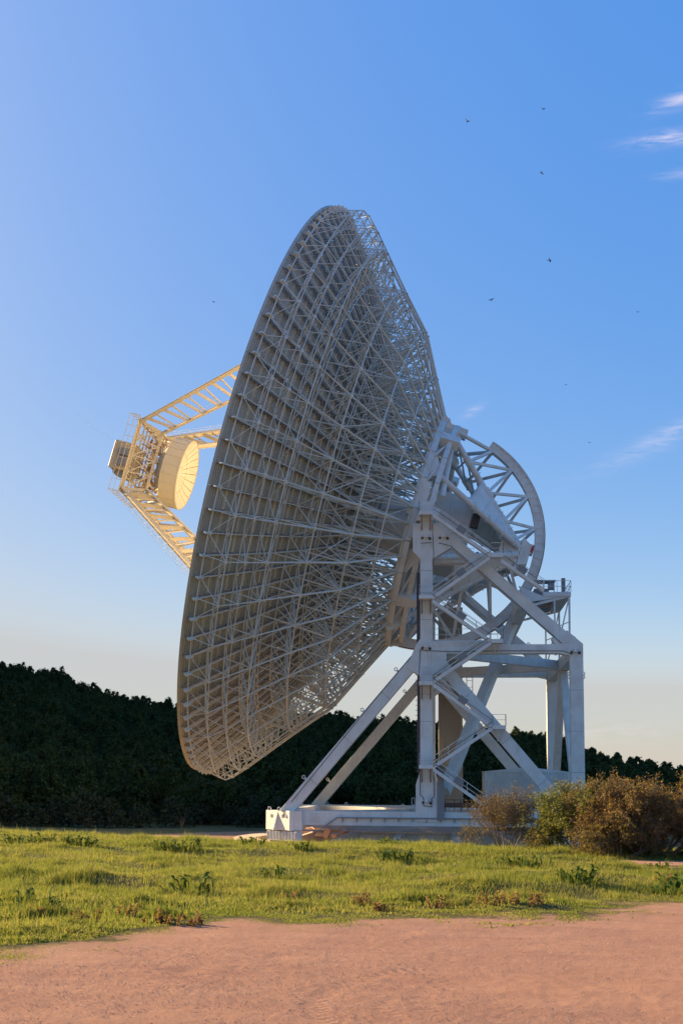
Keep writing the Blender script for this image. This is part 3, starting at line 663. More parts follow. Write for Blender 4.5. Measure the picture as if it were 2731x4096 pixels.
for sx in (-1, 1):
    for sy in (-1, 1):
        mb = MB()
        pl = [(-13.35, -15.35), (-12.1, -15.35), (-12.1, -12.3), (-16.05, -12.3), (-16.05, -12.65)]
        pl = [(-sx*x, -sy*y) for x, y in pl]
        mb.prism([(x, y, 1.68) for x, y in pl], (0, 0, 1.92))
        fb = part(mb, 'foot_box', M['white'], bevel=.03)
        mb = MB(); mx, my = sx*14.7, sy*14.0; n_ = (sx*.7071, sy*.7071)
        mb.prism([(mx-n_[0]*.02, my-n_[1]*.02, 3.58), (mx-n_[0]*.02, my-n_[1]*.02, 1.7), (mx+n_[0]*.55, my+n_[1]*.55, 1.7)], (.05*n_[1], -.05*n_[0], 0)); sub(mb, 'gusset', M['white'], fb)
        for t in (-.95, .85):
            mb = MB(); c = Vector((mx-sy*sx*n_[1]*t*1.0*sy*sx, my+sx*sy*n_[0]*t*sy*sx, 3.05)); mb.tube(c-Vector((n_[0], n_[1], 0))*.02, c+Vector((n_[0], n_[1], 0))*.02, .2, 10); sub(mb, 'access_port', M['dark'], fb)
        # wheel bogies
        for t in (-1.25, 1.25):
            c = Vector((sx*14.0+t*n_[1]*sx*sy*1.0*-1, sy*13.9+t*n_[0]*sx*sy*1.0, 0)); tg = Vector((-n_[1], n_[0], 0)); rd = Vector((n_[0], n_[1], 0))
            mb = MB(); mb.beam(c-tg*1.12+Vector((0, 0, 1.12)), c+tg*1.12+Vector((0, 0, 1.12)), .95, .75, side=(0, 0, 1))
            for j in range(5): q = c+tg*(-1.0+.5*j)+rd*.42+Vector((0, 0, 1.1)); mb.box((q.x-.07, q.y-.07, .75), (q.x+.07, q.y+.07, 1.55))
            mb.beam(c-tg*.35+Vector((0, 0, 1.62)), c+tg*.35+Vector((0, 0, 1.62)), .18, .5, side=(0, 0, 1))
            bg_ = part(mb, 'wheel_bogie', M['galv'], bevel=.02)
            for j in (-.55, .55):
                mb = MB(); q = c+tg*j+Vector((0, 0, .85)); mb.tube(q-rd*.16, q+rd*.16, .48, 20); sub(mb, 'wheel', M['grey'], bg_)
# cable tray up the left of the near column, ducts
mb = MB(); mb.box((-CW-.3, -B-.25, 7.4), (-CW-.015, -B+.3, 19.4)); mb.box((-CW-.36, -B-.3, 20.3), (-CW-.015, -B+.35, 27.3))
for k in range(24): z = 7.5+.5*k; mb.box((-CW-.48, -B-.28, z), (-CW-.3, -B-.22, z+.05))
part(mb, 'cable_tray', M['dark'])
mb = MB(); mb.box((CW+.45, -B-1.0, ZL-.7), (CW+1.1, -B-.55, 8.1)); part(mb, 'cable_duct', M['grey'])
def cable(pts, name='cable'):
    mb = MB(); mb.path([Vector(p) for p in pts], .035, 4); part(mb, name, M['black'])
yc = -B-.7
cable([(-.75, yc, 16.5), (-.6, yc, 19.5), (0, yc, 19.4), (2.5, yc, 19.3), (8, yc, 19.38), (13.4, yc, 19.35), (14.2, yc, 19.0)])
cable([(1.2, yc, 30.2), (2.4, yc, 29.9), (8.3, yc, 24.6), (13.2, yc, 20.1)]); cable([(-.55, yc, 30.2), (.5, yc, 30.25)]); cable([(.6, yc, 32.2), (.75, yc, 28.6), (.7, yc, 27.9)])
cable([(-.62, yc, 8), (-.62, yc, 5.2), (-.3, yc, 5.0), (-.3, yc, 4.2), (.5, yc, 4.1), (.5, yc, 4.9), (.72, yc, 5.1), (.72, yc, 8.0)])
cable([(-1.2, yc+.1, 19.2), (-6.2, yc+.1, 13.2), (-13.3, yc+.1, 4.4)])
for (x, z) in ((-.05, 19.85), (14.5, 19.4), (-.05, 30.9), (1.7, 30.9), (0, 4.7)):
    mb = MB(); mb.box((x-.17, yc-.35, z-.17), (x+.17, yc, z+.17)); mb.beam((x-.4, yc, z), (x+.4, yc, z), .08, .08); ll = part(mb, 'floodlight', M['lamp'])
    mb = MB(); mb.tube((x+.4, yc-.1, z-.25), (x+.4, yc+.04, z-.25), .14, 8); mb.tube((x-.35, yc-.05, z-.2), (x-.35, yc+.04, z-.2), .12, 8); sub(mb, 'junction_box', M['black'], ll)

# railings, stairs, landings
def rail(mb, pts, hgt=1.05, step=1.2, r=.03, rails=(.5, 1.0)):
    for a, b in zip(pts[:-1], pts[1:]):
        a, b = Vector(a), Vector(b); n = max(1, int((b-a).length/step))
        for f in rails: mb.tube(a+Vector((0, 0, hgt*f)), b+Vector((0, 0, hgt*f)), r, 4)
        for k in range(n+1): P = a.lerp(b, k/n); mb.tube(P, P+Vector((0, 0, hgt)), r, 4)
YS, YS2 = -16.1, -15.25
def stairs(x0, y0, x1, y1, box=True):
    a = at(x0, y0, YS); b = at(x1, y1, YS); a, b = Vector(a), Vector(b); dy = Vector((0, YS2-YS, 0)); 
    mb = MB()
    for off in (Vector((0, 0, 0)), dy): mb.beam(a+off, b+off, .06, .32)
    st = part(mb, 'staircase', M['white'])
    n = int(abs(b.z-a.z)/.235)
    tm = MB(); tm.box((-.14, 0, -.02), (.14, YS2-YS, .02)); me = tm.mesh('tread', M['galv'])
    for k in range(1, n): P = a.lerp(b, k/n); o = obj('tread', me, st); o.location = P+Vector((0, 0, .02))
    mb = MB(); up = Vector((0, 0, 1))
    for off in (Vector((0, -.02, 0)), dy): rail(mb, [a+off, b+off], 1.05, 1.6, .036)
    sub(mb, 'handrail', M['white'], st)
    if box:
        mb = MB(); P = a.lerp(b, .5)+Vector((0, -.08, .55)); d = (b-a).normalized(); mb.beam(P-d*.45, P+d*.45, .05, .62); sub(mb, 'shade_panel', M['grey'], st)
    mb = MB(); mb.path([a+Vector((0, -.06, .62)), b+Vector((0, -.06, .62))], .035, 4); sub(mb, 'cable_run', M['dark'], st)
stairs(1729, 2058, 1963, 2222); stairs(1729, 2392, 1957, 2232); stairs(1730, 2404, 1963, 2566); stairs(1733, 2727, 1963, 2572)
stairs(1733, 2740, 1970, 2909); stairs(1735, 3068, 1968, 2914, False); stairs(1735, 3080, 1935, 3222); stairs(2005, 2242, 2176, 2360)
def landing(xa, xb, yb, brackets):
    a, b = at(xa, yb, YS), at(xb, yb, YS); z = a.z
    mb = MB(); mb.box((a.x, YS-.12, z-.38), (b.x, YS2+.2, z)); ld = part(mb, 'landing', M['white'], bevel=.01)
    mb = MB(); rail(mb, [(a.x, YS2, z), (a.x, YS-.1, z), (b.x, YS-.1, z), (b.x, YS2, z)] if brackets == 'R' else [(b.x, YS-.1, z), (a.x, YS-.1, z), (a.x, YS2, z)], 1.05, .7, .03)
    for f in np.linspace(.15, .45, 4): 
        if brackets == 'L': mb.tube((a.x, YS-.1, z+f), (b.x, YS-.1, z+f), .018, 4)
    sub(mb, 'railing', M['white'], ld)
    for x in (a.x+.25, b.x-.25):
        mb = MB()
        if brackets == 'L': mb.beam((x, -B-.7, z-.38), (x, -B-.7, z-1.7), .08, .1); mb.beam((x, YS, z-.4), (x, -B-.68, z-1.65), .08, .08)
        else: mb.beam((x, (YS+YS2)/2, z-.38), ((a.x+b.x)/2+(x-(a.x+b.x)/2)*.3, -B-.7, z-1.5), .09, .09)
        sub(mb, 'bracket', M['white'] if brackets == 'R' else M['rust'], ld)
for yb in (2044, 2380, 2725, 3060): landing(1675, 1730, yb, 'L')
for xa, xb, yb in ((1962, 2012, 2214), (1963, 2012, 2557), (1970, 2023, 2902)): landing(xa, xb, yb, 'R')
# walkway behind the near column at the trunnion and on the upper beam
for x0, x1, yb, Yp in ((1732, 1895, 2240, -12.5), (1733, 1990, 2562, -13.2)):
    a, b = at(x0, yb, Yp), at(x1, yb, Yp); mb = MB(); mb.box((a.x, Yp-.1, a.z-.32), (b.x, Yp+1.4, a.z)); ld = part(mb, 'walkway', M['white'])
    mb = MB(); rail(mb, [(a.x, Yp, a.z), (b.x, Yp, a.z)], 1.15, 1.1, .03); sub(mb, 'railing', M['white'], ld)
# gear drive platform
a = at(2172, 2368, -6.2); b = at(2283, 2368, -6.2)
mb = MB(); mb.box((a.x, -6.2, a.z-.45), (b.x, 6.2, a.z)); mb.prism([(9.6, -6.1, 27.2), (a.x, -6.1, a.z-.45), (b.x-.4, -6.1, a.z-.45), (10.4, -6.1, 25.4)], (0, .3, 0)); pf = part(mb, 'drive_platform', M['white'])
mb = MB(); rail(mb, [(a.x, -6.15, a.z), (b.x, -6.15, a.z), (b.x, 6.1, a.z)], 1.2, 1.4, .035); sub(mb, 'railing', M['white'], pf)
mb = MB(); mb.box((a.x-.9, -5.6, a.z+1.3), (a.x+1.4, -3.2, a.z+1.38)); mb.tube((a.x+1.2, -5.5, a.z), (a.x+1.2, -5.5, a.z+1.3), .05, 5); mb.box((a.x+.55, -6.0, a.z+.3), (a.x+1.15, -5.3, a.z+1.0)); mb.box((b.x-.95, -6.0, a.z), (b.x-.55, -5.6, a.z+1.5)); sub(mb, 'drive_cabinet', M['grey'], pf)
mb = MB(); mb.box((a.x-1.0, -2.0, a.z-1.1), (a.x+1.2, 2.0, a.z-.45)); mb.box((a.x-.6, -1.4, a.z), (a.x+1.0, 1.4, a.z+1.1)); sub(mb, 'drive_motor', M['grey'], pf)
for sy in (-1, 1):
    mb = MB(); P = Vector((b.x-.15, 5.9*sy, a.z-.4)); Q1 = Vector((XR-.6, 9.0*sy, 20.0)); 
    mb.beam(P, (b.x-.2, 5.9*sy, 19.8), .2, .2); mb.beam(P, (b.x-1.6, 5.9*sy, 19.8), .14, .14); mb.beam((b.x-1.7, 5.9*sy, a.z-.4), (b.x-1.7, 5.9*sy, 19.8), .16, .16); mb.beam((b.x-.3, 5.9*sy, 23.3), (b.x-1.7, 5.9*sy, 22.7), .1, .1); mb.beam(P, (10.5, 5.9*sy, 25.0), .25, .25)
    part(mb, 'platform_post', M['white'])
# elevator shaft behind the far column
a = at(1753, 3000, 15.2); b = at(1852, 3000, 15.2); mb = MB(); mb.box((a.x+.06, 15.26, 2.6), (b.x-.06, 17.7, 27.6)); mb.box((a.x, 15.2, 27.5), (b.x, 17.8, 27.9)); es = part(mb, 'elevator_shaft', M['beige'])
mb = MB(); nb = 15
for k in range(nb):
    x0 = a.x+(b.x-a.x)*k/nb; w = (b.x-a.x)/nb; mb.hexa([Vector(v) for v in ((x0, 15.27, 2.6), (x0+w*.72, 15.27, 2.6), (x0+w*.6, 15.2, 2.6), (x0+w*.12, 15.2, 2.6), (x0, 15.27, 27.5), (x0+w*.72, 15.27, 27.5), (x0+w*.6, 15.2, 27.5), (x0+w*.12, 15.2, 27.5))])
sub(mb, 'ribbed_cladding', M['beige'], es)
a = at(1866, 2700, 12.5); mb = MB()
for x in (0, .7): mb.tube((a.x+x, 12.5, 14.5), (a.x+x, 12.5, 19.3), .05, 5)
for z in np.arange(14.6, 19.2, .8): mb.tube((a.x, 12.5, z), (a.x+.7, 12.5, z), .035, 4)
part(mb, 'caged_ladder', M['galv'])
# pipe rack on the base behind the column
mb = MB()
for k in range(5): mb.tube((1.3, -9+1.2*k, 4.0+.12*(k % 3)), (5.2, -9+1.2*k, 4.0+.12*(k % 3)), .1, 6); mb.tube((5.2, -9+1.2*k, 4.0+.12*(k % 3)), (6.8, -9+1.2*k, 3.4), .1, 6)
for x in (1.8, 3.4, 5.0): mb.box((x-.06, -9.2, 3.4), (x+.06, -9.0, 4.6))
rail(mb, [(1.3, -9.6, 3.6), (5.6, -9.6, 3.6)], 1.1, 1.2, .05); part(mb, 'pipe_rack', M['brown'])
mb = MB(); rail(mb, [(5.2, 10, 3.6), (11, 10, 3.6)], 1.2, 1.0, .04); rail(mb, [(-1.5, -12.6, 3.6), (-1.2, -12.6, 3.6)], 1.3, .3, .05); part(mb, 'deck_railing', M['galv'])
# equipment room on the base
YE = -10.5
p0 = at(1937, 3089, YE); p1 = at(2110, 3072, YE); p2 = at(2283, 3092, YE); xg = at(1955, 3089, YE).x
mb = MB(); mb.box((p0.x, YE, 2.9), (p2.x, -2.5, p0.z-.02)); mb.prism([(p0.x-.05, YE-.12, p0.z-.02), (p0.x-.05, YE-.12, p0.z+.06), (p1.x, YE-.12, p1.z+.06), (p2.x+.05, YE-.12, p2.z+.06), (p2.x+.05, YE-.12, p2.z-.02)], (0, 8.3, 0)); er = part(mb, 'equipment_room', M['white'])
mb = MB(); nb = 30
for k in range(nb):
    x0 = p0.x+.12+(p2.x-p0.x-.2)*k/nb; w = (p2.x-p0.x)/nb; mb.box((x0, YE-.09, 2.9), (x0+w*.4, YE+.01, p0.z-.03))
sub(mb, 'wall_rib', M['white'], er)
mb = MB(); mb.box((p0.x+.9, YE-.16, 5.95), (p0.x+5.6, YE-.03, 6.1)); mb.box((p0.x+.9, YE-.16, 2.9), (p0.x+1.02, YE-.03, 5.95)); mb.box((p0.x+1.02, YE-.11, 2.9), (p0.x+5.6, YE-.02, 5.95)); sub(mb, 'roller_door', M['white'], er)
mb = MB(); mb.tube((p1.x-.4, -7, p1.z), (p1.x-.4, -7, p1.z+.35), .3, 10); mb.tube((p1.x-.4, -7, p1.z+.35), (p1.x-.4, -7, p1.z+.5), .48, 10); sub(mb, 'roof_vent', M['grey'], er)
# bolted splices and weld seams on the near side
def splice(x, z, dx, dz, nx, nz, y=-B-.63):
    mb = MB()
    for i in range(nx):
        for k in range(nz): mb.box((x+dx*(i-(nx-1)/2)-.035, y-.03, z+dz*(k-(nz-1)/2)-.035), (x+dx*(i-(nx-1)/2)+.035, y+.02, z+dz*(k-(nz-1)/2)+.035))
    o = part(mb, 'bolt_group', M['galv']); o['kind'] = 'stuff'
for q in ((3.2, 20.05, .2, .22, 6, 2), (11.2, 19.6, .2, .22, 5, 3), (0, 17.4, .2, .22, 5, 4, -B-.70), (XR, 18.0, .2, .22, 5, 4), (XR-1.2, 20.5, .22, .22, 5, 4, -B-.66), (-10.9, 2.95, .2, .24, 5, 4), (0, 29.9, .2, .22, 5, 3, -B-.7), (2.3, 29.9, .22, .22, 5, 3, -B-.7)): splice(*q)
mb = MB()
for z in (8.6, 12.4, 15.1, 22.5, 25.2, 27.4): mb.box((-CW-.005, -B-.662, z), (CW+.005, -B+.662, z+.03))
for z in (7.5, 11.5, 15.5): mb.box((XR-.645, -B-.63, z), (XR+.645, -B+.63, z+.03))
part(mb, 'weld_seam', M['grey'])['kind'] = 'stuff'
for sx in (-1, 1):
    for f in (.28, .55, .8):
        P = Vector((sx*.2, -B, 19.55)).lerp(Vector((sx*XF, -B, ZL-.3)), f); d = Vector((sx*XF-sx*.2, 0, ZL-.3-19.55)).normalized(); mb = MB(); mb.beam(P-d*.015, P+d*.015, 1.165, 1.195); part(mb, 'weld_seam', M['grey'])
# lifting eyes
def eye(P, name='lifting_eye'):
    mb = MB(); P = Vector(P); n = 10
    for k in range(n): a0, a1 = 2*pi*k/n, 2*pi*(k+1)/n; mb.tube(P+Vector((.16*cos(a0), 0, .16*sin(a0))), P+Vector((.16*cos(a1), 0, .16*sin(a1))), .05, 5)
    if P.z > 6 and P.x < 0: mb.beam(P+Vector((.1, 0, -.1)), P+Vector((.55, 0, -.5)), .1, .22)
    part(mb, name, M['white'])
for x, y, Y in ((1583, 2678, -B), (1448, 2840, -B), (1214, 3109, -B), (1617, 2765, B), (1310, 3118, B), (2277, 2695, -B-.3), (2332, 2695, -B-.3), (2277, 2709, -B-.3), (2332, 2709, -B-.3), (2293, 2552, -B), (2023, 2303, -B), (1078, 3235, -14), (1116, 3237, -15), (1204, 3214, -13), (1270, 3236, -B), (1384, 3217, B), (1308, 3216, B), (1611, 3223, B), (2052, 2428, -2), (2113, 2578, -B), (1564, 3229, 4)):
    eye(at(x, y, Y))

# ---------------- concrete foundation under the telescope
mb = MB(); n = 16
def ringp(r, z, k): a = 2*pi*(k+.5)/n; return Vector((r*cos(a), r*sin(a), z))
for k in range(n):
    for (r0, z0), (r1, z1) in zip([(13.0, -.3), (12.6, 1.35), (12.8, 1.36), (12.8, 1.55), (9.5, 2.06)], [(12.6, 1.35), (12.8, 1.36), (12.8, 1.55), (9.5, 2.06), (2.7, 2.15)]):
        mb.add([ringp(r0, z0, k), ringp(r0, z0, k+1), ringp(r1, z1, k+1), ringp(r1, z1, k)], [(0, 1, 2, 3)])
fo = empty('concrete_foundation', (0, 0, 0)); tag(fo, 'low many-sided concrete plinth with sloping roof beneath the telescope base', 'foundation')
mb.build('plinth', M['concrete'], fo)
for k in range(n):
    a = 2*pi*(k+.5)/n; mb = MB(); d = Vector((cos(a), sin(a), 0)); t = Vector((-sin(a), cos(a), 0))*.35
    mb.prism([d*12.5+Vector((0, 0, 1.5))-t, d*12.5+Vector((0, 0, -.3))-t, d*17.6+Vector((0, 0, -.3))-t, d*17.2+Vector((0, 0, .5))-t, d*14.2+Vector((0, 0, 1.3))-t], t*2); mb.build('buttress', M['concrete'], fo)
mb = MB(); n = 48
for k in range(n):
    a0, a1 = 2*pi*k/n, 2*pi*(k+1)/n
    c = [Vector((r*cos(a), r*sin(a), z)) for z in (-.3, .36) for r, a in ((18.6, a0), (18.6, a1), (21.2, a1), (21.2, a0))]; mb.hexa(c)
mb.build('track_ring', M['concrete'], fo)
rk = []
for k in range(5):
    x = -10.9+.8*k; y = -9.5-.4*(k % 3); s = .28+.15*rng.random(); mb = MB(); R = Matrix.Rotation(rng.uniform(0, 3), 3, Vector(rng.normal(size=3)))
    mb.hexa([R @ Vector((sx*s*1.3, sy*s, sz*s*.7)) + Vector((x, y, 1.1+.25*(k % 2))) for sz in (-1, 1) for sx, sy in ((-1, -1), (1, -1), (1, 1), (-1, 1))]); mb.build('stone_block', M['concrete'], fo, bevel=.06)

# ================================================================== VEGETATION
def ground_hit(x, y, dmax=200):
    """where the line of sight measured at a photo pixel meets the ground"""
    v = ray(x, y); t = 5.0
    while t < dmax:
        P = CAM+v*t
        if P[2] <= gz(P[0], P[1]): return Vector((P[0], P[1], gz(P[0], P[1])))
        t += .08
    P = CAM+v*dmax; return Vector((P[0], P[1], gz(P[0], P[1])))
def leaf_mat(name, cols, trans=.35, rough=.55, scale=1.2):
    m, nt, b, o = base_mat(name, rough); g = nnew(nt, 'ShaderNodeNewGeometry')
    oi = nnew(nt, 'ShaderNodeObjectInfo')
    f = math_n(nt, 'ADD', math_n(nt, 'ADD', math_n(nt, 'MULTIPLY', g.outputs['Random Per Island'], .42), -.11), math_n(nt, 'MULTIPLY', noise(nt, scale, 5, .65, g.outputs['Position']), .8))
    f = math_n(nt, 'ADD', f, math_n(nt, 'MULTIPLY', math_n(nt, 'SUBTRACT', oi.outputs['Random'], .5), .18))
    n = len(cols); c = ramp(nt, f, [(.28+.44*i/(n-1), q) for i, q in enumerate(cols)])
    nt.links.new(c, b.inputs['Base Color']); b.inputs['Specular IOR Level'].default_value = .12
    t = nnew(nt, 'ShaderNodeBsdfTranslucent'); nt.links.new(mixc(nt, .35, c, (.5, .5, .08), 'MIX'), t.inputs[0]); ms = nnew(nt, 'ShaderNodeMixShader'); ms.inputs[0].default_value = trans
    nt.links.new(b.outputs[0], ms.inputs[1]); nt.links.new(t.outputs[0], ms.inputs[2]); nt.links.new(ms.outputs[0], o.inputs[0])
    return m
M['grass'] = leaf_mat('grass_blade', [(.04, .105, .013), (.085, .16, .02), (.19, .22, .036), (.33, .27, .08)], .45, .55, .5)
M['broad'] = leaf_mat('broad_leaf', [(.022, .06, .010), (.04, .095, .015), (.065, .13, .022)], .25, .85)
M['dry'] = leaf_mat('dry_leaf', [(.16, .065, .025), (.27, .12, .05), (.36, .2, .09)], .25, .8)
M['bushgreen'] = leaf_mat('bush_leaf_green', [(.07, .095, .018), (.115, .145, .028), (.17, .19, .045)], .35, .5)
M['bushbrown'] = leaf_mat('bush_leaf_brown', [(.11, .065, .022), (.18, .11, .035), (.22, .16, .045), (.15, .15, .04)], .35, .6)
M['bushrust'] = leaf_mat('bush_leaf_rust', [(.15, .068, .024), (.23, .108, .036), (.30, .165, .06)], .35, .6)
M['pine'] = leaf_mat('pine_needles', [(.018, .033, .012), (.030, .052, .017), (.050, .074, .022)], .08, .8, .15)
M['shrubfar'] = leaf_mat('far_shrub_leaf', [(.022, .031, .016), (.033, .044, .022), (.045, .055, .028)], .05, .8, .15)
M['bark'] = paint('bark', (.13, .095, .07), .9, (.05, .035, .025), amt=.8, scale=9)
M['twig'] = paint('twig_bark', (.20, .145, .10), .85, (.08, .05, .03), amt=.6, scale=9)

# ---------------- grass
def grass_density(X, Y):
    return np.clip(1-dirt_mask(X, Y)*1.05, 0, 1)
def make_grass(N):
    d = rng.uniform(0, 1, N); d = (10.0**.75 + d*(46**.75-10.0**.75))**(1/.75); a = rng.uniform(radians(-23.5), radians(14.5), N)
    X = CAM[0]+d*np.sin(a); Y = CAM[1]+d*np.cos(a)
    dn = grass_density(X, Y); patchy = sst(.42, .62, .6*vnoise(X*.7, Y, .21, 45)+.4*vnoise(X*.7, Y, .6, 46))
    dens = np.where(dn > .75, dn*(.25+.75*sst(.25, .6, vnoise(X*.8, Y, .5, 41))), dn**.8*patchy*1.2)
    keep = rng.uniform(0, 1, N) < dens; X, Y, d, dn = X[keep], Y[keep], d[keep], dn[keep]; n = len(X); Z = ground_z(X, Y)
    tall = sst(.35, .75, vnoise(X*.7, Y, 1.5, 42)); clump = .6*vnoise(X*.8, Y, .45, 43)+.4*vnoise(X, Y, .17, 44)
    edge = sst(.3, 1, dn)*sst(-.4, 1.4, Y-np.interp(X, [-9, -2.5, -.9, 2, 6, 9], [-125, -121.6, -118.4, -117.8, -114.7, -113]))
    H = (.016+.028*tall*edge+.12*sst(.45, .9, clump)*edge+.03*rng.uniform(0, 1, n)*edge)*(.65+.7*rng.uniform(0, 1, n))
    stalk = rng.uniform(0, 1, n) < .025*edge; H = np.where(stalk, H*1.6+.09, H)
    Wd = (.0026+.0024*rng.uniform(0, 1, n))*(1+.025*d)*np.where(stalk, .6, 1)
    th = rng.uniform(0, 2*pi, n); lean = rng.uniform(.2, .9, n)*H*np.where(stalk, .4, 1); ld = rng.uniform(0, 2*pi, n)
    sx, sy = np.cos(th)*Wd, np.sin(th)*Wd; lx, ly = np.cos(ld)*lean, np.sin(ld)*lean; zb = Z-.01
    A0, A1 = np.stack([X-sx, Y-sy, zb], -1), np.stack([X+sx, Y+sy, zb], -1); T = np.stack([X+lx, Y+ly, Z+H], -1)
    nr = d < 19; k = int(nr.sum())
    Vn = np.stack([A0[nr], A1[nr], np.stack([X+sx*.8+lx*.3, Y+sy*.8+ly*.3, Z+H*.6], -1)[nr], np.stack([X-sx*.8+lx*.3, Y-sy*.8+ly*.3, Z+H*.6], -1)[nr], T[nr]], 1).reshape(-1, 3)
    b = (np.arange(k)*5)[:, None]; Fn = np.concatenate([b+np.array([[0, 1, 2]]), b+np.array([[0, 2, 3]]), b+np.array([[3, 2, 4]])], 1).reshape(-1, 3)
    Vf = np.stack([A0[~nr], A1[~nr], T[~nr]], 1).reshape(-1, 3); Ff = np.arange(len(Vf)).reshape(-1, 3)+len(Vn)
    me = raw_mesh('grass', np.concatenate([Vn, Vf]), np.concatenate([Fn, Ff]), [M['grass']], True)
    o = obj('grass', me); o['kind'] = 'stuff'; tag(o, 'uneven yellow-green grass covering the field in front of the telescope', 'grass')
    print('GRASS', n, k, len(Fn)+len(Ff))
make_grass(1150000)
# ---------------- gravel grains on the dirt
def make_gravel(N):
    d = rng.uniform(0, 1, N); d = 6.8+d**1.3*9.5; a = rng.uniform(radians(-25), radians(17), N)
    X = CAM[0]+d*np.sin(a); Y = CAM[1]+d*np.cos(a); k = rng.uniform(0, 1, N) < dirt_mask(X, Y); X, Y = X[k], Y[k]; n = len(X); Z = ground_z(X, Y)+.002
    s = .003+.006*rng.uniform(0, 1, n)**4
    base = np.array([[1, 0, 0], [-.5, .8, 0], [-.5, -.8, .1], [.1, 0, .9], [.1, 0, -.6]]); 
    V = np.stack([X, Y, Z], -1)[:, None, :] + base[None]*s[:, None, None]*rng.uniform(.6, 1.4, (n, 5, 3))
    b = (np.arange(n)*5)[:, None]; F = np.concatenate([b+np.array([t]) for t in ([0, 1, 3], [1, 2, 3], [2, 0, 3])], 1).reshape(-1, 3)
    m, nt, bs, o = base_mat('gravel_grain', .9); g = nnew(nt, 'ShaderNodeNewGeometry')
    nt.links.new(ramp(nt, g.outputs['Random Per Island'], [(0, (.23, .12, .08)), (.5, (.39, .22, .15)), (.85, (.47, .30, .21)), (1, (.60, .50, .42))]), bs.inputs['Base Color'])
    o = obj('gravel', raw_mesh('gravel', V.reshape(-1, 3), F, [m])); o['kind'] = 'stuff'; tag(o, 'fine reddish gravel strewn over the bare dirt in the foreground', 'gravel')
make_gravel(95000)

# ---------------- broad-leaved plants
def leaf_strip(l, w, arch, n=5, fold=.25):
    mb = MB(); rows = []
    for i in range(n+1):
        t = i/n; x = l*(t*.85+.15*sin(t*pi/2)) ; z = l*(arch*sin(t*pi*.75)-.25*arch*t*t); ww = w*(.25+1.5*t*(1-t)**.7*1.6)*.6*(1 if i < n else .12)
        rows.append((Vector((x, -ww, z+ww*fold)), Vector((x, 0, z)), Vector((x, ww, z+ww*fold))))
    for a, b in zip(rows[:-1], rows[1:]): mb.add([a[0], a[1], a[2], b[0], b[1], b[2]], [(0, 1, 4, 3), (1, 2, 5, 4)])
    return mb
leafm = [leaf_strip(.30, .055, .55).mesh('leaf', M['broad'], True), leaf_strip(.24, .065, .38).mesh('leaf', M['broad'], True), leaf_strip(.36, .05, .8).mesh('leaf', M['broad'], True)]
def plant(x, y, size, nl, label):
    P = ground_hit(x, y); e = empty('leafy_plant', P); tag(e, label, 'plant', 'dark leafy plants in the grass')
    for k in range(int(nl*2.6)):
        o = obj('leaf', leafm[int(rng.integers(3))], e); r = size*.5*sqrt(rng.random()); a = rng.uniform(0, 2*pi)
        o.location = (r*cos(a), r*sin(a), .0); o.rotation_euler = (rng.normal()*.2, rng.uniform(-1.0, -.1), a+rng.normal()*.6); s = (.4+.4*rng.random())*min(1.25, .6+size*.7); o.scale = (s, s*1.2, s)
PL = [(70, 3384, .75, 20, 'dark leafy plant at the left end of the long clump near the left edge'), (150, 3382, .8, 22, 'dark leafy plant left of centre in the long clump near the left edge'),
      (230, 3384, .8, 22, 'dark leafy plant right of centre in the long clump near the left edge'), (330, 3388, .75, 20, 'dark leafy plant at the right end of the long clump near the left edge'),
      (640, 3405, .7, 22, 'dark leafy plant forming the left half of the clump below the dish'), (740, 3410, .8, 22, 'dark leafy plant forming the right half of the clump below the dish'),
      (1015, 3385, .6, 16, 'dark leafy plant in front of the left foot of the telescope'), (1205, 3402, .55, 14, 'small dark leafy plant just right of the telescope foot'),
      (1545, 3385, .6, 18, 'spiky dark leafy plant on the grass crest before the concrete plinth'), (1585, 3448, .85, 30, 'large dark leafy plant in the grass below the tall column'),
      (2040, 3462, .6, 16, 'low leafy plant in the grass below the brown bush, left of a pair'), (2140, 3480, .65, 16, 'low leafy plant in the grass below the brown bush, right of a pair'),
      (2310, 3535, .75, 28, 'large dark leafy plant in the grass at the right, below the green bush'), (2700, 3580, .8, 22, 'dark leafy plant at the right edge of the photo'),
      (760, 3580, .8, 18, 'flat dark leafy plant in the middle of the grass, lower left'), (2210, 3390, .55, 14, 'dark leafy plant at the foot of the green bush'), (2640, 3490, .55, 10, 'small leafy plant near the dirt path at the right'),
      (1110, 3520, .6, 12, 'faint leafy plant in the grass right of the clump below the dish'), (120, 3650, .7, 16, 'leafy plant close to the dirt at the left edge')]
for q in PL: plant(*q)

# ---------------- dry reddish weeds at the edge of the dirt
def dry_weed(x, y, size, label):
    P = ground_hit(x, y); size *= .8; e = empty('dry_weed', P); tag(e, label, 'weed', 'dry reddish weeds at the edge of the grass')
    lf = MB()
    for k in range(9):
        a = rng.uniform(0, 2*pi); h = size*rng.uniform(.4, 1.0); b = Vector((rng.normal()*.09, rng.normal()*.07, 0)); t = b+Vector((cos(a)*h*.35, sin(a)*h*.35, h)); st = MB(); st.tube(b, t, .005, 4, .002); st.build('stem', M['dry'], e)
        for j in range(12):
            c = b.lerp(t, rng.uniform(.15, 1))+Vector(rng.normal(size=3))*.012; u = Vector(rng.normal(size=3)).normalized()*.026; v = u.orthogonal().normalized()*.011
            lf.add([c-u-v, c+u-v*.4, c+u*1.2+v*.4, c-u+v], [(0, 1, 2, 3)])
    lf.build('dry_leaves', M['dry'], e)['kind'] = 'stuff'
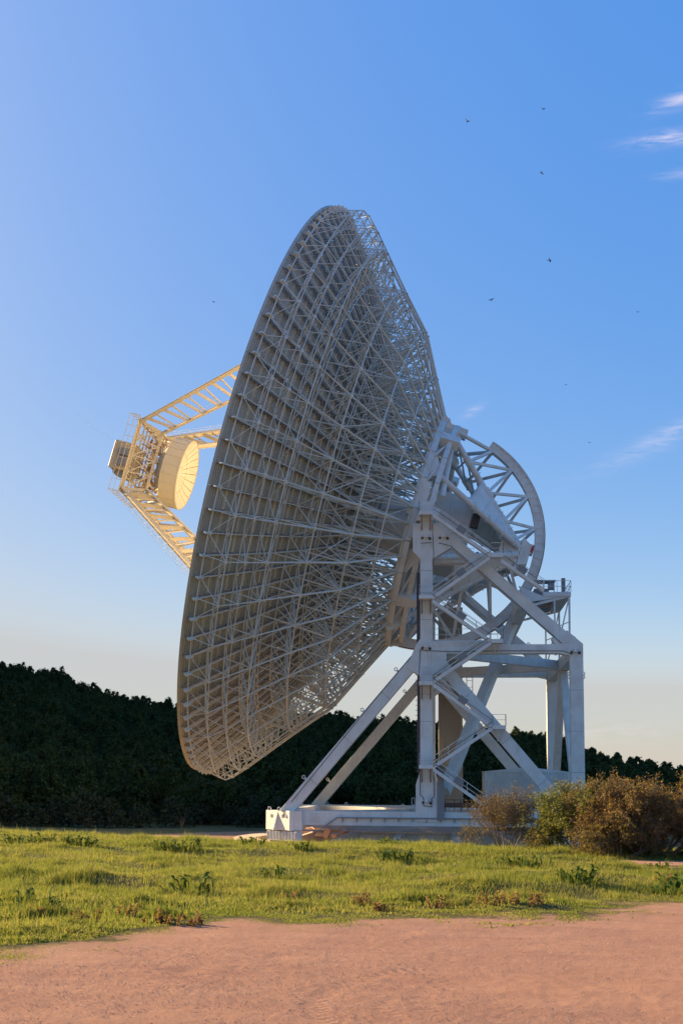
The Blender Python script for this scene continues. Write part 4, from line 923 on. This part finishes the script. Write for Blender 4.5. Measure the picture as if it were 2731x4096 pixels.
DW = [(515, 3675, .30, 'tall dry reddish weed left of the dirt edge bulge'), (645, 3700, .24, 'dry reddish weed above the mossy dirt patch'), (695, 3702, .22, 'dry reddish weed below the flat leafy plant'),
      (795, 3712, .24, 'dry reddish weed at the corner where the dirt begins'), (330, 3700, .25, 'dry pale weed in the green turf at the left'), (1455, 3625, .25, 'dry reddish weed left of the middle at the dirt edge'),
      (1740, 3640, .26, 'dry reddish weed under the tall column at the dirt edge'), (1955, 3630, .32, 'tallest dry reddish weed at the dirt edge, under the brown bush'), (2060, 3620, .22, 'dry reddish weed right of the tallest one'),
      (2155, 3625, .24, 'dry reddish weed below the green bush at the dirt edge'), (1165, 3610, .22, 'dry weed in the grass left of centre'), (130, 3672, .22, 'dry reddish weed near the left edge'), (1530, 3650, .2, 'short dry weed touching the dirt left of centre'), (2640, 3535, .24, 'dry reddish weed near the right edge by the path')]
for q in DW: dry_weed(*q)

# ---------------- shrubs with real branches
def shrub(name, label, x, y, height, width, stems, seed, mats, nleaf, lsize, trunk=.035, twig_r=.004, droop=0.0, dist=None):
    r_ = np.random.default_rng(seed); P = ground_hit(x, y) if dist is None else None
    if dist is not None:
        v = ray(x, y); t = dist/np.hypot(v[0], v[1]); Q = CAM+v*t; P = Vector((Q[0], Q[1], gz(Q[0], Q[1])))
    e = empty(name, P); tag(e, label, 'bush'); br = MB(); tips = []
    def grow(p, d, l, r, lev):
        n = 3; q = p
        for i in range(n):
            d = (d+Vector(r_.normal(size=3))*.16+Vector((0, 0, .05-droop*(lev > 1)))).normalized(); q2 = q+d*(l/n); br.tube(q, q2, r*(1-.22*i), 5 if lev < 2 else 4, r*(1-.22*(i+1))); 
            if lev >= 2: tips.append((q.copy(), q2.copy()))
            if lev < 4 and (i > 0 or lev > 0):
                for k in range(2 if lev < 3 else 2):
                    s = Vector(r_.normal(size=3)); s = (d*.75+s.normalized()*.75).normalized(); grow(q2, s, l*r_.uniform(.5, .72), r*.55, lev+1)
            q = q2
    for k in range(stems):
        a = 2*pi*k/stems+r_.normal()*.3; sp = width/2*r_.uniform(.25, .95)
        d = Vector((cos(a)*sp, sin(a)*sp*.8, height*r_.uniform(.12, .9))).normalized()
        grow(Vector((cos(a)*width*.08, sin(a)*width*.08, -.05)), d, height*.46, trunk*r_.uniform(.6, 1.0), 0)
    # scale to the wanted size
    V = np.array(br.v); tp = np.array([[*a, *b] for a, b in tips]); hi = np.percentile(V[:, 2], 99.5); wx = np.percentile(np.abs(V[:, 0]), 98)*2; wy = np.percentile(np.abs(V[:, 1]), 98)*2
    sc = np.array([width/wx, width*.8/wy, height/hi]); V = V*sc; br.v = [tuple(v) for v in V]; tp[:, :3] *= sc; tp[:, 3:] *= sc
    br.build('branches', M['twig'], e)
    i = r_.integers(len(tp), size=nleaf); f = r_.uniform(0, 1, (nleaf, 1)); C = tp[i, :3]*(1-f)+tp[i, 3:]*f+r_.normal(size=(nleaf, 3))*lsize*.8
    C[:, 2] = np.maximum(C[:, 2], .03)
    u = r_.normal(size=(nleaf, 3)); u[:, 2] = u[:, 2]*.7; u /= np.linalg.norm(u, axis=1)[:, None]; w = np.cross(u, r_.normal(size=(nleaf, 3))); w /= np.linalg.norm(w, axis=1)[:, None]
    s = lsize*r_.uniform(.5, 1.3, (nleaf, 1)); Vv = np.stack([C-u*s, C+w*s*.36-u*s*.1, C+u*s, C-w*s*.36-u*s*.1], 1).reshape(-1, 3); Fq = np.arange(nleaf*4).reshape(-1, 4)
    cl = vnoise(C[:, 0]*1+seed, C[:, 2]+C[:, 1]*.5, .45, seed); mi = np.searchsorted(np.linspace(.3, .8, len(mats)+1)[1:-1], cl+r_.normal(size=nleaf)*.12) if len(mats) > 1 else np.zeros(nleaf, int)
    o = obj('foliage', raw_mesh('foliage', Vv, Fq, mats, False, mi), e); o['kind'] = 'stuff'
    return e
shrub('sparse_bush', 'sparse brown twiggy bush in front of the telescope base', 2025, 3375, 1.75, 2.3, 13, 11, [M['bushbrown'], M['bushbrown'], M['bushrust']], 9000, .026, .022, dist=34.5)
shrub('green_bush', 'dense olive green bush between the two brown bushes', 2345, 3380, 1.75, 2.9, 17, 23, [M['bushgreen'], M['bushgreen'], M['bushgreen'], M['bushbrown']], 42000, .038, .03, dist=33.0)
shrub('rusty_bush', 'large rusty brown bush with dark trunk at the right edge', 2610, 3400, 2.0, 3.7, 17, 37, [M['bushrust'], M['bushrust'], M['bushbrown'], M['bushrust']], 62000, .036, .05, droop=.05, dist=32.0)
shrub('low_bush', 'low twiggy brown bush drooping in front of the rusty bush', 2470, 3400, 1.15, 2.1, 12, 41, [M['bushbrown'], M['bushrust']], 14000, .032, .02, droop=.06, dist=31.3)

# ---------------- hill forest
def crown(seed, kind):
    r_ = np.random.default_rng(seed); C = []
    nb = 70 if kind != 'shrub' else 46
    for k in range(nb):
        if kind == 'pine':       # rounded umbrella crown of stacked clumps
            t = r_.uniform(0, 1)**.8; R = 2.3*(1-t)**.55*(.55+.45*min(1, t*4+.2)); a = r_.uniform(0, 2*pi); c = np.array([R*cos(a)*r_.uniform(.4, 1), R*sin(a)*r_.uniform(.4, 1), 2.2+5.6*t]); cs = r_.uniform(.4, .8)*(1.1-.5*t)
        elif kind == 'round':
            v = r_.normal(size=3); v /= np.linalg.norm(v); v[2] = abs(v[2])*1.0-.15; c = v*np.array([2.6, 2.6, 3.0])*r_.uniform(.55, 1)+np.array([0, 0, 3.4]); cs = r_.uniform(.45, .9)
        else:
            v = r_.normal(size=3); v /= np.linalg.norm(v); v[2] = abs(v[2]); c = v*np.array([2.5, 2.5, 3.3])*r_.uniform(.5, 1)+np.array([0, 0, .6]); cs = r_.uniform(.5, .9)
        n = 16 if kind != 'shrub' else 26
        C.append(c+r_.normal(size=(n, 3))*cs*.5)
    C = np.concatenate(C); n = len(C); u = r_.normal(size=(n, 3)); u /= np.linalg.norm(u, axis=1)[:, None]; w = np.cross(u, r_.normal(size=(n, 3))); w /= np.linalg.norm(w, axis=1)[:, None]; s = r_.uniform(.13, .34, (n, 1))
    Vv = np.stack([C-u*s, C+w*s*.6, C+u*s, C-w*s*.6], 1).reshape(-1, 3)
    return raw_mesh('crown', Vv, np.arange(n*4).reshape(-1, 4), [M['pine'] if kind != 'shrub' else M['shrubfar']])
def trunk(kind):
    mb = MB(); mb.tube((0, 0, -.6), (.05, .03, 3.2), .2, 7, .13); mb.tube((.05, .03, 3.2), (0, .1, 6.4 if kind == 'pine' else 4.5), .13, 6, .04)
    for k in range(7): a = k*2.4; z = 2.0+.5*k; mb.tube((.04, .03, z), (1.2*cos(a), 1.2*sin(a), z+.7), .05, 4, .02)
    return mb.mesh('trunk', M['bark'])
crowns = [crown(1, 'pine'), crown(2, 'pine'), crown(3, 'round'), crown(4, 'round'), crown(5, 'pine')]; trunks = [trunk('pine'), trunk('round')]; mb = MB()
for k in range(5): mb.tube((0, 0, -.5), (.5*cos(k*1.3), .5*sin(k*1.3), 1.6), .09, 5, .03)
trunks.append(mb.mesh('trunk', M['bark']))
shr = [crown(8, 'shrub'), crown(9, 'shrub'), crown(10, 'shrub')]
protos = []
def tree(X, Y, ci, s, label, group, name='pine_tree', me=None, h=1.0):
    e = empty(name, (X, Y, gz(X, Y)-.1)); tag(e, label, 'tree', group); e.rotation_euler = (0, 0, rng.uniform(0, 6.28)); e.scale = (s, s, s*h)
    c = obj('crown', me or crowns[ci], e); c['kind'] = 'stuff'
    obj('trunk', trunks[2] if me else trunks[1 if ci in (2, 3) else 0], e); return c
az_ = radians(-22.5)
while az_ < radians(13):
    D_ = RIDGE_D-10+rng.uniform(-12, 12); X, Y = CAM[0]+D_*sin(az_), CAM[1]+D_*cos(az_); c = tree(X, Y, int(rng.choice([0, 1, 2, 2, 3, 3, 4])), rng.uniform(.5, .95), 'small dark pine standing on the hill skyline', 'pines along the hill skyline'); protos.append(c)
    az_ += rng.uniform(2.6, 6.2)/D_
az_ = radians(-22.5)
while az_ < radians(12):
    D_ = 192+rng.uniform(-7, 7); X, Y = CAM[0]+D_*sin(az_), CAM[1]+D_*cos(az_)
    tree(X, Y, 2, rng.uniform(.85, 1.35), 'rounded dark shrub in the row along the foot of the wooded hill', 'shrubs along the foot of the hill', 'rounded_shrub', shr[int(rng.integers(3))], rng.uniform(.8, 1.25)); az_ += rng.uniform(3.2, 5.5)/D_
def make_forest():
    pts = []
    for az_ in np.arange(radians(-24), radians(14.5), .0042):
        D_ = 202.0
        while D_ < 556:
            a2 = az_+rng.normal()*.003; d2 = D_+rng.normal()*1.5; pts.append((CAM[0]+d2*sin(a2), CAM[1]+d2*cos(a2))); D_ += rng.uniform(3.4, 7.5)*(1 if D_ < 350 else 1.25)
    pts = np.array(pts); keep = rng.uniform(0, 1, len(pts)) < .62; pts = pts[keep]; Z = ground_z(pts[:, 0], pts[:, 1])-.2
    me = bpy.data.meshes.new('forest'); me.from_pydata(np.column_stack([pts, Z]).tolist(), [], []); fo = obj('forest', me); fo['kind'] = 'stuff'
    tag(fo, 'dense dark pine wood covering the shaded hillside', 'wood')
    g = bpy.data.node_groups.new('scatter_trees', 'GeometryNodeTree'); g.interface.new_socket('Geometry', in_out='INPUT', socket_type='NodeSocketGeometry'); g.interface.new_socket('Geometry', in_out='OUTPUT', socket_type='NodeSocketGeometry')
    gi, go = g.nodes.new('NodeGroupInput'), g.nodes.new('NodeGroupOutput'); ins = g.nodes.new('GeometryNodeInstanceOnPoints'); j = g.nodes.new('GeometryNodeJoinGeometry')
    seen = set()
    for c in protos:
        if c.data.name in seen: continue
        seen.add(c.data.name); oi = g.nodes.new('GeometryNodeObjectInfo'); oi.inputs['Object'].default_value = c; oi.inputs['As Instance'].default_value = True; g.links.new(oi.outputs['Geometry'], j.inputs[0])
    rv = g.nodes.new('FunctionNodeRandomValue'); rv.data_type = 'FLOAT_VECTOR'; rv.inputs[0].default_value = (-.06, -.06, 0); rv.inputs[1].default_value = (.06, .06, 6.28)
    rs = g.nodes.new('FunctionNodeRandomValue'); rs.data_type = 'FLOAT'; rs.inputs[2].default_value = .6; rs.inputs[3].default_value = 1.25; rs.inputs['Seed'].default_value = 3
    g.links.new(gi.outputs[0], ins.inputs['Points']); g.links.new(j.outputs[0], ins.inputs['Instance']); ins.inputs['Pick Instance'].default_value = True
    g.links.new(rv.outputs[0], ins.inputs['Rotation']); g.links.new(rs.outputs[1], ins.inputs['Scale']); g.links.new(ins.outputs[0], go.inputs[0])
    md = fo.modifiers.new('scatter', 'NODES'); md.node_group = g
make_forest()
# pole on the skyline, bare sapling at the foot of the hill
v = ray(746, 2760); Q = CAM+v*(548/np.hypot(v[0], v[1])); z0 = gz(Q[0], Q[1])
pe = empty('utility_pole', (Q[0], Q[1], z0)); tag(pe, 'thin utility pole rising above the trees on the left skyline', 'pole')
mb = MB(); mb.tube((0, 0, 0), (0, 0, 10.5), .16, 6, .11); mb.build('mast', M['grey'], pe); mb = MB(); mb.beam((-.2, 0, 9.9), (1.6, 0, 9.7), .1, .1); mb.build('cross_arm', M['grey'], pe)
mb = MB(); mb.path([Vector((1.5, 0, 9.7)), Vector((3.5, 4, 8.6)), Vector((6, 10, 8.0))], .03, 4); mb.build('wire', M['grey'], pe)
v = ray(727, 3310); Q = CAM+v*(165/np.hypot(v[0], v[1])); z0 = gz(Q[0], Q[1]); e = empty('bare_sapling', (Q[0], Q[1], z0)); tag(e, 'leafless sapling below the dish at the foot of the dark hill', 'sapling')
mb = MB()
for k in range(9): a = rng.uniform(0, 6.28); l = rng.uniform(1.0, 2.1); mb.tube((0, 0, .2), (cos(a)*l*.35, sin(a)*l*.35, .3+l), .035, 4, .01)
mb.tube((0, 0, -.2), (0, 0, .5), .06, 5); mb.build('branches', M['twig'], e)

# ================================================================== BIRDS
def bird(x, y, dist, span, roll, yaw, flap, label):
    span *= .72
    v = ray(x, y); P = Vector(CAM+v*(dist/np.linalg.norm(v))); e = empty('bird', P); tag(e, label, 'bird', 'birds circling in the sky'); e.rotation_euler = (radians(roll), radians(flap*.3), radians(yaw)); s = span
    mb = MB(); prof = [(-.34, .008), (-.24, .03), (-.05, .055), (.1, .05), (.2, .036), (.27, .03), (.31, .008)]; n = 8
    rings = [[Vector((px_*s, r*s*cos(2*pi*k/n), r*s*.9*sin(2*pi*k/n))) for k in range(n)] for px_, r in prof]
    vs = [q for R in rings for q in R]; fs = [(i*n+k, i*n+(k+1) % n, (i+1)*n+(k+1) % n, (i+1)*n+k) for i in range(len(prof)-1) for k in range(n)] + [tuple(range(n)), tuple((len(prof)-1)*n+k for k in range(n-1, -1, -1))]
    mb.add(vs, fs); mb.build('body', M['feather'], e, True)
    for sd in (-1, 1):
        mb = MB(); f = radians(flap); w1 = Vector((.02, sd*.22*cos(f), .22*sin(f)))*s; w2 = w1+Vector((-.12, sd*.28*cos(f*.3), .28*sin(f*.3)))*s
        pl = [Vector((.12, sd*.03, .01))*s, w1+Vector((.09, 0, 0))*s, w2, w1+Vector((-.1, 0, 0))*s, Vector((-.1, sd*.03, .01))*s]; mb.prism(pl, (0, 0, .012*s)); mb.build('wing', M['feather'], e)
    mb = MB(); mb.prism([Vector((-.28, -.02, 0))*s, Vector((-.28, .02, 0))*s, Vector((-.46, .06, 0))*s, Vector((-.42, 0, 0))*s, Vector((-.46, -.06, 0))*s], (0, 0, .01*s)); mb.build('tail', M['feather'], e)
M['feather'] = paint('dark_feathers', (.035, .033, .035), .7, (.02, .02, .02), amt=.2)
for q in ((1867, 483, 70, .55, 35, 80, 30, 'bird flying highest left, above the right slope of the dish'), (2172, 435, 85, .5, 20, 60, 35, 'topmost bird, left of the upper cloud wisp'), (2167, 692, 75, .62, 55, 35, 12, 'dark bird with wings spread, below the middle cloud wisp'),
          (2198, 1041, 75, .6, 65, 20, 10, 'bird banking steeply, right of the dish top'), (1965, 1199, 80, .62, -12, 80, 22, 'bird with raised wings beside the upper right edge of the dish'), (2262, 1539, 95, .4, 10, 100, 20, 'tiny bird right of the dish at mid height'),
          (2357, 1771, 95, .4, 5, 85, 20, 'lowest tiny bird, right above the gear wheel'), (854, 1207, 85, .5, 30, 60, 30, 'lone bird to the left of the dish'), (2550, 1247, 110, .5, 0, 80, 4, 'faint thin bird near the right edge')):
    bird(*q)
